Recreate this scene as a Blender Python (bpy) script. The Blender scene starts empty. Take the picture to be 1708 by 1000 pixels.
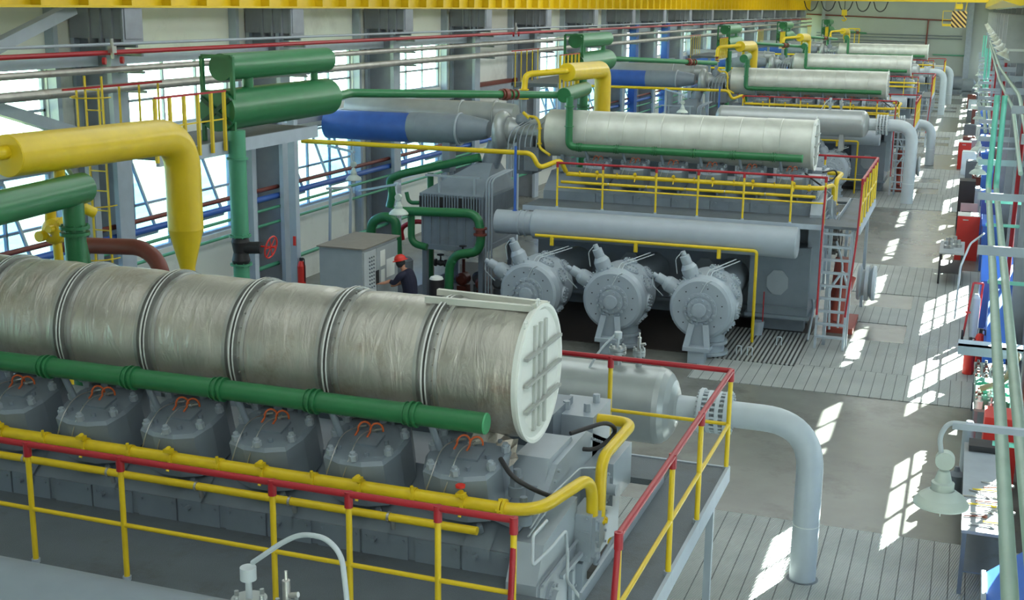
import bpy, math, random
from mathutils import Vector, Matrix
random.seed(7)
SC = bpy.context.scene
COL = SC.collection
PI = math.pi
# ---------------------------------------------------------------- camera
FPX, CAMZ = 2100.0, 7.0
_y = Vector((779, 482, -FPX)).normalized()
_x = Vector((6054, -570, FPX)); _x = (_x - _y * _x.dot(_y)).normalized()
_z = _x.cross(_y)
ROT = Matrix((_x, _y, _z))                 # camera -> world
cam = bpy.data.cameras.new('camera'); co = bpy.data.objects.new('camera', cam); COL.objects.link(co)
cam.lens = 36 * FPX / 1708; cam.sensor_width = 36; cam.clip_end = 600; cam.clip_start = .05
co.matrix_world = Matrix.Translation((0, 0, CAMZ)) @ ROT.to_4x4()
SC.camera = co
def at(px, py, x=None, y=None, z=None):    # the point of a world plane seen at a place in the photograph (used for measuring)
    d = ROT @ Vector((px - 854, 500 - py, -FPX))
    t = x / d.x if x is not None else y / d.y if y is not None else (z - CAMZ) / d.z
    return Vector((0, 0, CAMZ)) + d * t
# ---------------------------------------------------------------- world, sun, added fill lights
SC.view_settings.view_transform = 'Standard'; SC.view_settings.look = 'None'
SC.view_settings.gamma = 1; SC.view_settings.use_curve_mapping = False
SC.view_settings.exposure = 1.0
W = bpy.data.worlds.new('world'); SC.world = W; W.use_nodes = True
nt = W.node_tree; bg = nt.nodes['Background']
tc = nt.nodes.new('ShaderNodeTexCoord'); sp = nt.nodes.new('ShaderNodeSeparateXYZ'); cr = nt.nodes.new('ShaderNodeValToRGB')
nt.links.new(tc.outputs['Generated'], sp.inputs[0]); nt.links.new(sp.outputs['Z'], cr.inputs[0]); nt.links.new(cr.outputs[0], bg.inputs[0])
cr.color_ramp.elements[0].position = 0.0; cr.color_ramp.elements[0].color = (.93, .97, .96, 1)
cr.color_ramp.elements[1].position = 0.6; cr.color_ramp.elements[1].color = (.62, .78, .95, 1)
bg.inputs[1].default_value = 2.1
sd = bpy.data.lights.new('sun', 'SUN'); sd.energy = 60; sd.angle = math.radians(.5); sd.color = (1, .95, .86)
so = bpy.data.objects.new('sun', sd); COL.objects.link(so)
so.rotation_euler = Vector((1, 2.6, 1.43)).to_track_quat('Z', 'Y').to_euler()
def area(name, loc, size, energy, color, aim):
    l = bpy.data.lights.new(name, 'AREA'); l.shape = 'RECTANGLE'; l.size, l.size_y = size; l.energy = energy; l.color = color
    o = bpy.data.objects.new(name, l); COL.objects.link(o); o.location = loc
    o.rotation_euler = Vector(aim).to_track_quat('-Z', 'Y').to_euler(); return o
# added fill lights under the closed ceiling, standing in for assumed skylights
for yy, e in ((5, 80), (22, 270), (42, 340), (64, 360), (86, 360), (108, 360)):
    area('roof_fill', (-7, yy, 11.6), (11, 9), e, (.93, .98, 1), (0, 0, -1))
# added fill lights from the right; the wall has no glazing this high
for yy, e in ((12, 290), (34, 460), (56, 480), (78, 480), (100, 480)):
    area('right_high_fill', (1.2, yy, 9.6), (19, 3), e, (.95, .98, 1), (-1, 0, -.42))
# added front fill light before the unseen, windowless near wall
area('near_fill', (-1.2, -1.2, 8.6), (4, 3), 90, (.95, .98, 1), (-.12, 1, -.5))
# ---------------------------------------------------------------- materials
MATS = {}
def mat(name, col, rough=.5, metal=0., var=.06, scale=4., bump=0., bscale=30., dirt=None, spec=.5, dirtscale=1.3, dirtlo=.55):
    if name in MATS: return MATS[name]
    m = bpy.data.materials.new(name); m.use_nodes = True; n = m.node_tree; b = n.nodes['Principled BSDF']
    b.inputs['Roughness'].default_value = rough; b.inputs['Metallic'].default_value = metal
    b.inputs['Specular IOR Level'].default_value = spec
    t = n.nodes.new('ShaderNodeTexCoord'); nz = n.nodes.new('ShaderNodeTexNoise'); nz.inputs['Scale'].default_value = scale; nz.inputs['Detail'].default_value = 5
    n.links.new(t.outputs['Object'], nz.inputs['Vector'])
    r = n.nodes.new('ShaderNodeValToRGB'); e = r.color_ramp.elements
    e[0].position = .3; e[1].position = .7
    e[0].color = [max(0, c * (1 - var)) for c in col] + [1]; e[1].color = [min(1, c * (1 + var)) for c in col] + [1]
    n.links.new(nz.outputs['Fac'], r.inputs[0]); out = r.outputs[0]
    if dirt:
        n2 = n.nodes.new('ShaderNodeTexNoise'); n2.inputs['Scale'].default_value = dirtscale; n2.inputs['Detail'].default_value = 8; n2.inputs['Roughness'].default_value = .7
        n.links.new(t.outputs['Object'], n2.inputs['Vector'])
        r2 = n.nodes.new('ShaderNodeValToRGB'); r2.color_ramp.elements[0].position = dirtlo; r2.color_ramp.elements[1].position = dirtlo + .17
        n.links.new(n2.outputs['Fac'], r2.inputs[0])
        mx = n.nodes.new('ShaderNodeMix'); mx.data_type = 'RGBA'; n.links.new(r2.outputs[0], mx.inputs[0]); n.links.new(out, mx.inputs[6]); mx.inputs[7].default_value = (*dirt, 1); out = mx.outputs[2]
    n.links.new(out, b.inputs['Base Color'])
    if bump:
        n3 = n.nodes.new('ShaderNodeTexNoise'); n3.inputs['Scale'].default_value = bscale; n3.inputs['Detail'].default_value = 4
        n.links.new(t.outputs['Object'], n3.inputs['Vector'])
        bp = n.nodes.new('ShaderNodeBump'); bp.inputs['Strength'].default_value = bump; bp.inputs['Distance'].default_value = .02
        n.links.new(n3.outputs['Fac'], bp.inputs['Height']); n.links.new(bp.outputs[0], b.inputs['Normal'])
    MATS[name] = m; return m
GREY = mat('grey_paint', (.20, .245, .285), .42, dirt=(.17, .19, .2), dirtlo=.6)
DGREY = mat('dark_grey_paint', (.14, .165, .185), .5, dirt=(.08, .085, .09))
DECK = mat('deck_plate', (.12, .145, .165), .55, bump=.35, bscale=90, dirt=(.085, .09, .09), spec=.3)
LGREY = mat('light_grey_paint', (.33, .385, .43), .35, var=.04)
SILV = mat('aluminium_paint', (.36, .395, .395), .3, metal=.3, var=.05, dirt=(.3, .32, .31), dirtlo=.66)
PALE = mat('pale_pipe_paint', (.46, .52, .55), .38, var=.04)
YEL = mat('yellow_paint', (.70, .50, .012), .33, var=.06, dirt=(.4, .25, .02), dirtlo=.68)
RED = mat('red_paint', (.36, .012, .02), .38)
BRED = mat('bright_red_paint', (.62, .03, .02), .4)
BROWN = mat('red_brown_paint', (.16, .035, .022), .45)
GRN = mat('green_paint', (.022, .16, .055), .33, var=.06)
LGRN = mat('pale_green_paint', (.30, .43, .35), .4, var=.08)
TEAL = mat('teal_paint', (.16, .55, .42), .4, var=.06)
TGRN = mat('sea_green_paint', (.07, .30, .17), .4)
BLUE = mat('blue_paint', (.035, .11, .40), .4, var=.1)
BRIGHTBLUE = mat('bright_blue_plastic', (.04, .16, .62), .45)
COLM = mat('column_paint', (.26, .285, .315), .55, var=.08)
COLL = mat('pale_blue_grey_steel', (.36, .42, .48), .5)
WALLM = mat('wall_panel_paint', (.74, .76, .70), .7, var=.04, scale=.8, dirt=(.52, .53, .48), dirtscale=.35)
BLACK = mat('black_rubber', (.02, .02, .022), .55)
STEEL = mat('bare_steel', (.5, .5, .48), .3, metal=.8)
ORANGE = mat('orange_cable', (.65, .13, .03), .5)
WHITE = mat('white_enamel', (.74, .78, .74), .45, var=.03)
FOIL = mat('crumpled_foil', (.46, .445, .40), .36, metal=.6, var=.2, scale=2.2, bump=.0, dirt=(.27, .20, .14), dirtscale=1.1, dirtlo=.55)
SHEET = mat('aluminium_sheet', (.55, .575, .52), .42, metal=.3, var=.12, scale=2.5, dirt=(.42, .36, .27), dirtscale=.9, dirtlo=.63, bump=.15, bscale=3)
DARKFLOOR = mat('oily_shaded_floor', (.035, .028, .024), .5)
CLOTH = mat('navy_cloth', (.012, .014, .035), .85)
SKIN = mat('skin', (.45, .22, .14), .6)
WOOD = mat('worn_wood', (.28, .2, .12), .7)
GRASS = mat('pale_grass', (.42, .5, .2), .9, var=.25, scale=.4)
ZPIPE = mat('weathered_zinc_pipe', (.40, .39, .35), .38, metal=.55, var=.15, dirt=(.25, .2, .15))
def foil_bump():
    n = FOIL.node_tree; b = n.nodes['Principled BSDF']; t = n.nodes.new('ShaderNodeTexCoord')
    mp = n.nodes.new('ShaderNodeMapping'); mp.inputs['Scale'].default_value = (3.0, .8, .8)
    nz = n.nodes.new('ShaderNodeTexNoise'); nz.inputs['Scale'].default_value = 2.6; nz.inputs['Detail'].default_value = 5; nz.inputs['Distortion'].default_value = 1.2
    n.links.new(t.outputs['Object'], mp.inputs[0]); n.links.new(mp.outputs[0], nz.inputs['Vector'])
    bp = n.nodes.new('ShaderNodeBump'); bp.inputs['Strength'].default_value = .75; bp.inputs['Distance'].default_value = .03
    n.links.new(nz.outputs['Fac'], bp.inputs['Height']); n.links.new(bp.outputs[0], b.inputs['Normal'])
foil_bump()
def glass_mat():
    m = bpy.data.materials.new('window_glass'); m.use_nodes = True; n = m.node_tree; n.nodes.clear()
    o = n.nodes.new('ShaderNodeOutputMaterial'); mx = n.nodes.new('ShaderNodeMixShader'); tr = n.nodes.new('ShaderNodeBsdfTransparent'); gl = n.nodes.new('ShaderNodeBsdfGlossy')
    tr.inputs[0].default_value = (.9, .97, .98, 1); gl.inputs['Roughness'].default_value = .03; mx.inputs[0].default_value = .05
    n.links.new(tr.outputs[0], mx.inputs[1]); n.links.new(gl.outputs[0], mx.inputs[2]); n.links.new(mx.outputs[0], o.inputs[0]); return m
GLASS = glass_mat()
def bluepane():
    m = bpy.data.materials.new('blue_tinted_glass'); m.use_nodes = True; n = m.node_tree; n.nodes.clear()
    o = n.nodes.new('ShaderNodeOutputMaterial'); mx = n.nodes.new('ShaderNodeMixShader'); tr = n.nodes.new('ShaderNodeBsdfTransparent'); gl = n.nodes.new('ShaderNodeBsdfGlossy')
    tr.inputs[0].default_value = (.5, .65, .85, 1); gl.inputs['Roughness'].default_value = .05; mx.inputs[0].default_value = .12
    n.links.new(tr.outputs[0], mx.inputs[1]); n.links.new(gl.outputs[0], mx.inputs[2]); n.links.new(mx.outputs[0], o.inputs[0]); return m
BPANE = bluepane()
def plank_mat(name, kind):
    m = bpy.data.materials.new(name); m.use_nodes = True; n = m.node_tree; b = n.nodes['Principled BSDF']
    t = n.nodes.new('ShaderNodeTexCoord'); s = n.nodes.new('ShaderNodeSeparateXYZ'); n.links.new(t.outputs['Object'], s.inputs[0])
    def math_(op, a, bb=None):
        q = n.nodes.new('ShaderNodeMath'); q.operation = op
        for i, v in enumerate((a, bb)):
            if v is None: continue
            if isinstance(v, (int, float)): q.inputs[i].default_value = v
            else: n.links.new(v, q.inputs[i])
        return q.outputs[0]
    w = .2 if kind != 'rib' else .09
    fr = math_('FRACT', math_('DIVIDE', s.outputs['X'], w))
    gap = math_('LESS_THAN', fr, .07 if kind != 'rib' else .45)
    nz = n.nodes.new('ShaderNodeTexNoise'); nz.inputs['Scale'].default_value = 1.4; nz.inputs['Detail'].default_value = 6; n.links.new(t.outputs['Object'], nz.inputs['Vector'])
    r = n.nodes.new('ShaderNodeValToRGB'); n.links.new(nz.outputs['Fac'], r.inputs[0]); r.color_ramp.elements[0].position = .3; r.color_ramp.elements[1].position = .75
    r.color_ramp.elements[0].color = (.34, .365, .35, 1); r.color_ramp.elements[1].color = (.46, .485, .46, 1)
    out = r.outputs[0]
    # embossed diamonds: brighter raised dots in a staggered grid
    u = math_('MULTIPLY', math_('ADD', s.outputs['X'], math_('MULTIPLY', s.outputs['Y'], .5)), 2 * PI / .04)
    v = math_('MULTIPLY', math_('SUBTRACT', s.outputs['Y'], math_('MULTIPLY', s.outputs['X'], .5)), 2 * PI / .05)
    h = math_('MULTIPLY', math_('SINE', u), math_('SINE', v))
    if kind != 'rib':
        bp = n.nodes.new('ShaderNodeBump'); bp.inputs['Strength'].default_value = .8; bp.inputs['Distance'].default_value = .006; n.links.new(h, bp.inputs['Height']); n.links.new(bp.outputs[0], b.inputs['Normal'])
        hole = math_('GREATER_THAN', h, .45); mh = n.nodes.new('ShaderNodeMix'); mh.data_type = 'RGBA'; n.links.new(math_('MULTIPLY', hole, .4), mh.inputs[0]); n.links.new(out, mh.inputs[6]); mh.inputs[7].default_value = (.12, .13, .125, 1); out = mh.outputs[2]
    mx = n.nodes.new('ShaderNodeMix'); mx.data_type = 'RGBA'; n.links.new(gap, mx.inputs[0]); n.links.new(out, mx.inputs[6]); mx.inputs[7].default_value = (.06, .062, .06, 1) if kind == 'rib' else (.09, .1, .095, 1)
    n.links.new(mx.outputs[2], b.inputs['Base Color']); b.inputs['Roughness'].default_value = .42; b.inputs['Metallic'].default_value = .15; return m
PLANK = plank_mat('embossed_steel_planks', 'plank'); RIB = plank_mat('ribbed_grating', 'rib')
def concrete():
    m = mat('polished_concrete', (.17, .175, .155), .26, var=.14, scale=.9, dirt=(.11, .11, .097), dirtscale=.6, dirtlo=.5); return m
CONC = concrete()
def hazard():
    m = bpy.data.materials.new('hazard_stripes'); m.use_nodes = True; n = m.node_tree; b = n.nodes['Principled BSDF']
    t = n.nodes.new('ShaderNodeTexCoord'); mp = n.nodes.new('ShaderNodeMapping'); mp.inputs['Rotation'].default_value = (0, math.radians(45), 0)
    w = n.nodes.new('ShaderNodeTexWave'); w.wave_type = 'BANDS'; w.bands_direction = 'X'; w.inputs['Scale'].default_value = 1.25
    n.links.new(t.outputs['Object'], mp.inputs[0]); n.links.new(mp.outputs[0], w.inputs[0])
    r = n.nodes.new('ShaderNodeValToRGB'); r.color_ramp.interpolation = 'CONSTANT'; r.color_ramp.elements[0].color = (.05, .03, .02, 1); r.color_ramp.elements[1].position = .5; r.color_ramp.elements[1].color = (.75, .5, .15, 1)
    n.links.new(w.outputs[0], r.inputs[0]); n.links.new(r.outputs[0], b.inputs['Base Color']); return m
HAZ = hazard()
# ---------------------------------------------------------------- mesh builder (world coordinates)
ORG = {}
def perp(d):
    d = d.normalized(); a = Vector((0, 0, 1)) if abs(d.z) < .9 else Vector((1, 0, 0))
    u = d.cross(a).normalized(); return u, d.cross(u).normalized()
def rounded(pts, R, k=6):
    pts = [Vector(p) for p in pts]; out = [pts[0]]
    for i in range(1, len(pts) - 1):
        a, b, c = pts[i - 1], pts[i], pts[i + 1]; d1 = (a - b); d2 = (c - b)
        l = min(R, d1.length * .49, d2.length * .49); p = b + d1.normalized() * l; q = b + d2.normalized() * l
        for j in range(k + 1):
            t = j / k; out.append((1 - t) ** 2 * p + 2 * t * (1 - t) * b + t * t * q)
    out.append(pts[-1]); return out
class MB:
    def __init__(s): s.v = []; s.f = []; s.sm = []
    def face(s, idx, sm=False): s.f.append(idx); s.sm.append(sm)
    def poly(s, pts, sm=False):
        b = len(s.v); s.v += [Vector(p) for p in pts]; s.face(list(range(b, b + len(pts))), sm); return s
    def box(s, a, b):
        x0, y0, z0 = [min(a[i], b[i]) for i in range(3)]; x1, y1, z1 = [max(a[i], b[i]) for i in range(3)]
        n = len(s.v); s.v += [Vector(p) for p in ((x0, y0, z0), (x1, y0, z0), (x1, y1, z0), (x0, y1, z0), (x0, y0, z1), (x1, y0, z1), (x1, y1, z1), (x0, y1, z1))]
        for q in ((0, 3, 2, 1), (4, 5, 6, 7), (0, 1, 5, 4), (1, 2, 6, 5), (2, 3, 7, 6), (3, 0, 4, 7)): s.face([n + i for i in q])
        return s
    def bar(s, p, q, w, h=None, up=(0, 0, 1)):          # square bar between two points
        p, q = Vector(p), Vector(q); h = h or w; d = (q - p).normalized(); up = Vector(up)
        if abs(d.dot(up)) > .95: up = Vector((1, 0, 0))
        u = d.cross(up).normalized() * w / 2; v = u.cross(d).normalized() * h / 2; n = len(s.v)
        for c in (p, q): s.v += [c - u - v, c + u - v, c + u + v, c - u + v]
        for f in ((3, 2, 1, 0), (4, 5, 6, 7), (0, 1, 5, 4), (1, 2, 6, 5), (2, 3, 7, 6), (3, 0, 4, 7)): s.face([n + i for i in f])
        return s
    def lathe(s, o, d, prof, n=24, caps=True, smooth=True):   # prof: (distance along d, radius)
        o = Vector(o); d = Vector(d).normalized(); u, v = perp(d)
        def ring(t, r):
            b = len(s.v)
            for i in range(n):
                a = 2 * PI * i / n; s.v.append(o + d * t + (u * math.cos(a) + v * math.sin(a)) * r)
            return b
        for i in range(len(prof) - 1):
            a, b = ring(*prof[i]), ring(*prof[i + 1])
            for j in range(n): s.face([a + j, a + (j + 1) % n, b + (j + 1) % n, b + j], smooth)
        if caps:
            for k, fl in ((0, True), (-1, False)):
                if prof[k][1] > 1e-4:
                    b = ring(*prof[k]); idx = [b + j for j in range(n)]; s.face(idx[::-1] if fl else idx)
        return s
    def cyl(s, p, q, r, r2=None, n=20, caps=True, smooth=True):
        p, q = Vector(p), Vector(q); return s.lathe(p, q - p, [(0, r), ((q - p).length, r if r2 is None else r2)], n, caps, smooth and n > 6)
    def tube(s, pts, r, R=0, n=12, caps=True, k=6):
        pts = rounded(pts, R, k) if R else [Vector(p) for p in pts]
        u = None; rings = []
        for i, p in enumerate(pts):
            d = (pts[min(i + 1, len(pts) - 1)] - pts[max(i - 1, 0)]).normalized()
            if u is None: u, _ = perp(d)
            u = (u - d * u.dot(d)).normalized(); v = d.cross(u); rr = r[i] if isinstance(r, list) else r
            b = len(s.v); rings.append(b)
            for j in range(n):
                a = 2 * PI * j / n; s.v.append(p + (u * math.cos(a) + v * math.sin(a)) * rr)
        for a, b in zip(rings, rings[1:]):
            for j in range(n): s.face([a + j, a + (j + 1) % n, b + (j + 1) % n, b + j], True)
        if caps:
            for b, fl in ((rings[0], True), (rings[-1], False)):
                c = len(s.v); s.v += [s.v[b + j].copy() for j in range(n)]; idx = [c + j for j in range(n)]; s.face(idx[::-1] if fl else idx)
        return s
    def prism(s, poly, axis, a0, a1):                    # polygon in the two other axes, extruded along axis
        def P(p, a): return Vector((a, p[0], p[1])) if axis == 'x' else Vector((p[0], a, p[1])) if axis == 'y' else Vector((p[0], p[1], a))
        n = len(poly)
        A = [P(p, a0) for p in poly]; B = [P(p, a1) for p in poly]
        s.poly(A[::-1]); s.poly(B)
        for i in range(n): s.poly([A[i], A[(i + 1) % n], B[(i + 1) % n], B[i]])
        return s
    def dome(s, o, d, r, h, n=24, k=6):
        return s.lathe(o, d, [(h * math.sin(PI / 2 * i / k), max(1e-5, r * math.cos(PI / 2 * i / k))) for i in range(k + 1)], n, False)
    def flange(s, o, d, r, t, bolts=0, br=.012, n=24):
        o = Vector(o); d = Vector(d).normalized(); s.lathe(o - d * t / 2, d, [(0, r), (t, r)], n)
        u, v = perp(d)
        for i in range(bolts):
            a = 2 * PI * i / bolts; c = o + (u * math.cos(a) + v * math.sin(a)) * r * .86; s.cyl(c - d * (t / 2 + br * 1.2), c + d * (t / 2 + br * 1.2), br, n=6)
        return s
    def build(s, name, m, parent=None, **kw):
        me = bpy.data.meshes.new(name)
        if parent is None:
            xs = [p.x for p in s.v]; ys = [p.y for p in s.v]; org = Vector(((min(xs) + max(xs)) / 2, (min(ys) + max(ys)) / 2, min(p.z for p in s.v)))
        else: org = ORG[parent.name]
        me.from_pydata([tuple(p - org) for p in s.v], [], s.f); me.polygons.foreach_set('use_smooth', s.sm)
        me.materials.append(m); me.validate(); me.update()
        o = bpy.data.objects.new(name, me); COL.objects.link(o)
        if parent is None: o.location = org
        else: o.parent = parent
        ORG[o.name] = org
        for k_, v_ in kw.items(): o[k_] = v_
        return o
def thing(name, label, cat, loc, group=None):
    o = bpy.data.objects.new(name, None); COL.objects.link(o); o.location = loc; o.empty_display_size = .1
    o['label'] = label; o['category'] = cat
    if group: o['group'] = group
    ORG[o.name] = Vector(loc); return o
def one(mb, name, m, label, cat, group=None):
    o = mb.build(name, m); o['label'] = label; o['category'] = cat
    if group: o['group'] = group
    return o
def struct(mb, name, m): o = mb.build(name, m); o['kind'] = 'structure'; return o
def copy_thing(r, off, label, group=None):
    c = r.copy(); COL.objects.link(c); c.location = r.location + Vector(off); c['label'] = label
    if group: c['group'] = group
    for ch in r.children:
        d = ch.copy(); COL.objects.link(d); d.parent = c
        for g in ch.children: e = g.copy(); COL.objects.link(e); e.parent = d
    return c
# ================================================================ the hall
XL, XR, YN, YF, ZT = -15.9, 1.38, -1.5, 122.0, 12.0
struct(MB().box((XL, YN, -.3), (XR, YF, 0)), 'floor', CONC)
PH = .012
for k, y0 in enumerate((-2, 23.25, 47.25, 66.35, 90.35, 109.5)):
    y1 = (16.87, 36.25, 59.9, 79, 103, 121)[k]
    if k == 1:
        struct(MB().box((-9.5, 25.0, 0), (-4.92, 27.5, PH)), 'floor', DARKFLOOR); struct(MB().box((-12.8, 25.0, 0), (-9.5, 32, PH)), 'floor', DARKFLOOR)  # oily floor with the shadow under the compressors painted in; dark under the cooler
        struct(MB().box((-4.7, y0, 0), (XR - .05, 24.99, PH)), 'floor', PLANK); struct(MB().box((-4.9, 25.0, 0), (XR - .05, 27.49, PH)), 'floor', PLANK)
        struct(MB().box((-2.6, 29.17, 0), (-.9, 30.85, PH)), 'floor', PLANK)
        struct(MB().box((-.9, 27.5, 0), (XR - .05, 32.4, PH)), 'floor', PLANK)
        struct(MB().box((-2.9, 32.45, 0), (XR - .05, y1, PH)), 'floor', PLANK)
        struct(MB().box((-4.9, 24.8, PH), (-2.86, 27.5, PH + .02)), 'floor', RIB)
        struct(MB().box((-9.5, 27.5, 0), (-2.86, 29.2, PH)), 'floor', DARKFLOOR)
    elif k == 0: struct(MB().box((-8, y0 + .6, 0), (XR - .05, y1, PH)), 'floor', PLANK)
    else:
        struct(MB().box((-4.7, y0, 0), (XR - .05, y0 + 4.24, PH)), 'floor', PLANK)
        struct(MB().box((-2.6, y0 + 5.9, 0), (-.9, y0 + 7.6, PH)), 'floor', PLANK)
        struct(MB().box((-.9, y0 + 4.25, 0), (XR - .05, y0 + 9.2, PH)), 'floor', PLANK)
        struct(MB().box((-2.9, y0 + 9.21, 0), (XR - .05, y1, PH)), 'floor', PLANK)
# left wall : bays between deep steel columns
YC = [19.95 + 6.12 * k for k in range(-3, 17)]
wl = MB()
wl.box((XL - .2, YN, 0), (XL, YF, 1.85)); wl.box((XL - .2, YN, 3.9), (XL, YF, 4.42)); wl.box((XL - .2, YN, 5.82), (XL, YF, ZT))
WIN = []
for k, yc in enumerate(YC):
    a, b = yc + .3, yc + 5.2
    if k == 6: wl.box((XL - .2, yc, 1.85), (XL, yc + 6.12, 3.9)); wl.box((XL - .2, yc, 4.42), (XL, yc + 6.12, 5.82)); continue
    for z0, z1 in ((1.85, 3.9), (4.42, 5.82)):
        wl.box((XL - .2, b, z0), (XL, yc + 6.42, z1)); WIN.append((k, a, b, z0, z1))
wl.box((XL - .2, YN, 1.85), (XL, YC[0] + .3, 3.9)); wl.box((XL - .2, YN, 4.42), (XL, YC[0] + .3, 5.82))
struct(wl, 'wall_left', WALLM)
wn = 0
for k, a, b, z0, z1 in WIN:
    wn += 1; f = MB()
    for zz in (z0 + .03, z1 - .03): f.box((XL - .14, a, zz - .03), (XL - .06, b, zz + .03))
    for j in range(5):
        yy = a + .03 + (b - a - .06) * j / 4; f.box((XL - .13, yy - .025, z0), (XL - .07, yy + .025, z1))
    zz = z0 + (z1 - z0) * (.42 if z0 > 4 else .5); f.box((XL - .13, a, zz - .025), (XL - .07, b, zz + .025))
    w = struct(f, 'window_%d' % wn, COLL)
    if z0 > 4 or k > 9: MB().box((XL - .105, a, z0), (XL - .095, b, z1)).build('pane', GLASS, w)
    else:
        MB().box((XL - .105, a, z0), (XL - .095, b, z1)).build('pane', BPANE, w)
        s = MB()                                      # tilted ventilation sashes swung into the hall
        for j in (0, 2):
            ya, yb = a + .1 + (b - a) * j / 4, a + (b - a) * (j + 1) / 4 - .05
            p = [Vector((XL - .05, ya, z1 - .1)), Vector((XL - .05, yb, z1 - .1)), Vector((XL + .5, yb, z0 + .55)), Vector((XL + .5, ya, z0 + .55))]
            for q, r in zip(p, p[1:] + p[:1]): s.bar(q, r, .05)
            MB().poly(p).build('sash_pane', BPANE, w)
        s.build('sash_frame', COLL, w)
# near and far walls, right wall, roof
far = MB().box((XL - .2, YF, 0), (XR + .3, YF + .2, ZT)); struct(far, 'wall_far', mat('far_wall_panels', (.33, .35, .32), .75, var=.05, scale=.5))
struct(MB().box((XL - .2, YN - .2, 0), (XR + .3, YN, ZT)), 'wall_near', WALLM)
rf = MB()
for i in range(7): rf.box((XL - .2, (-1.7, 9, 27, 47, 69, 91, 113)[i], ZT), (XR + .3, (-1, 17, 37, 59, 81, 103, 122.2)[i], ZT + .2))
struct(MB().box((XL - .2, YN - .2, ZT), (XR + .3, YF + .2, ZT + .2)), 'ceiling', WALLM)
YR = [5.21 + 6.03 * k for k in range(-1, 20)]           # window centres of the right wall
wr = MB()
SB = ((1.45, 3.0), (4.45, 4.95))
wr.box((XR, YN, 0), (XR + .12, YF, SB[0][0])); wr.box((XR, YN, SB[0][1]), (XR + .12, YF, SB[1][0])); wr.box((XR, YN, SB[1][1]), (XR + .12, YF, ZT))
for i, yc in enumerate(YR):
    for (z0, z1) in SB: wr.box((XR, yc + 1.85, z0), (XR + .12, yc + 4.18, z1))
for (z0, z1) in SB: wr.box((XR, YN - .5, z0), (XR + .12, YR[0] - 1.85, z1))
struct(wr, 'wall_right', mat('right_wall_paint', (.52, .54, .53), .7, var=.05, scale=.6))
for i, yc in enumerate(YR):
    for (z0, z1) in SB:
        wn += 1; f = MB(); hi = z0 > 4
        for zz in ((z0 + .02, z1 - .02) if hi else (z0 + .02, (z0 + z1) / 2, z1 - .02)): f.box((XR + .04, yc - 1.85, zz - .025), (XR + .09, yc + 1.85, zz + .025))
        for j in range(4): yy = yc - 1.85 + 3.7 / 3 * j; f.box((XR + .04, yy - .035, z0), (XR + .09, yy + .035, z1))
        if not hi:
            for zz in (z1 - .4,): f.box((XR + .04, yc - 1.85, zz - .02), (XR + .09, yc + 1.85, zz + .02))
        w = struct(f, 'window_%d' % wn, COLL)
        MB().box((XR + .06, yc - 1.85, z0), (XR + .066, yc + 1.85, z1)).build('pane', GLASS, w)
# outside
struct(MB().box((-90, -40, -1.2), (XL - .25, 180, -1)), 'ground', GRASS)
ob = MB().box((-47, 10, -1), (-40, 100, 4.5)); o = one(ob, 'warehouse', mat('pale_turquoise_cladding', (.45, .72, .74), .7, var=.2, scale=.25), 'long pale turquoise building standing outside the left windows', 'building')
wp = MB()
for i in range(18): wp.box((-39.99, 12 + i * 4.9, 1.2), (-39.9, 14.6 + i * 4.9, 2.9))
q = wp.build('window_strip', mat('outside_window', (.85, .9, .92), .4), o)
# columns of the left wall
for k, yc in enumerate(YC[2:], 2):
    if yc > YF: break
    t = thing('steel_column', 'deep grey steel column number %d along the left wall, counted from the camera' % (k - 1), 'column', (-15.45, yc, 0), 'steel columns of the left wall')
    MB().box((-15.86, yc - .06, 0), (-15.04, yc + .06, 6.35)).build('web', COLM, t)
    f = MB().box((-15.1, yc - .22, 0), (-15.0, yc + .22, 6.35)).box((-15.88, yc - .22, 0), (-15.8, yc + .22, 6.35)); f.build('flange', COLL, t)
    f = MB().box((-15.86, yc - .25, 6.3), (-14.62, yc + .25, 6.85))
    for xx in (-15.4, -15.15, -14.9, -14.66): f.box((xx - .02, yc - .3, 6.2), (xx + .02, yc + .3, 6.84))
    f.build('bracket', COLM, t)
    MB().box((-15.9, yc + 5.22, 0), (-15.7, yc + 5.34, 6.85)).build('mullion_post', COLL, t)
# crane rails
def girder(x0, x1, y0, y1, label):
    t = thing('crane_girder', label, 'crane girder', ((x0 + x1) / 2, y0, 6.86))
    MB().box((x0, y0, 6.86), (x1, y1, 6.9)).box((x0 + .12, y0, 6.9), (x0 + .18, y1, 7.9)).box((x0, y0, 7.9), (x1, y1, 7.94)).build('beam', YEL, t)
    s = MB(); yy = y0 + .2
    while yy < y1 - .1: s.box((x0, yy - .02, 6.9), (x1 - .01, yy + .02, 7.9)); yy += 1.22
    s.build('stiffener', YEL, t, kind='stuff')
girder(-15.0, -14.6, -1, 121.8, 'long yellow crane runway girder along the top of the left wall')
gr = thing('crane_girder', 'yellow crane runway girder high on the right wall, seen end on', 'crane girder', (.8, 14, 7.2))
MB().prism([(.5, 7.6), (1.3, 7.6), (1.3, 7.24), (.9, 7.12), (.5, 7.24)], 'y', 32, 121.8).build('beam', YEL, gr)
one(MB().box((-15.88, YC[6] + .3, 4.25), (-15.7, YC[6] + 5.8, 4.4)), 'wall_beam', BROWN, 'rusty brown beam across the windowless bay of the left wall', 'beam')
for i, px in enumerate((1047, 1100)):
    p = at(px, 120, x=-15.3); one(MB().box((-15.27, p.y, 0), (-14.95, p.y + .5, 6.2)), 'blue_post', BLUE, 'bright blue post at the left wall beyond the second engine, %s of two' % ('nearer', 'farther')[i], 'post', 'blue posts')
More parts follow.
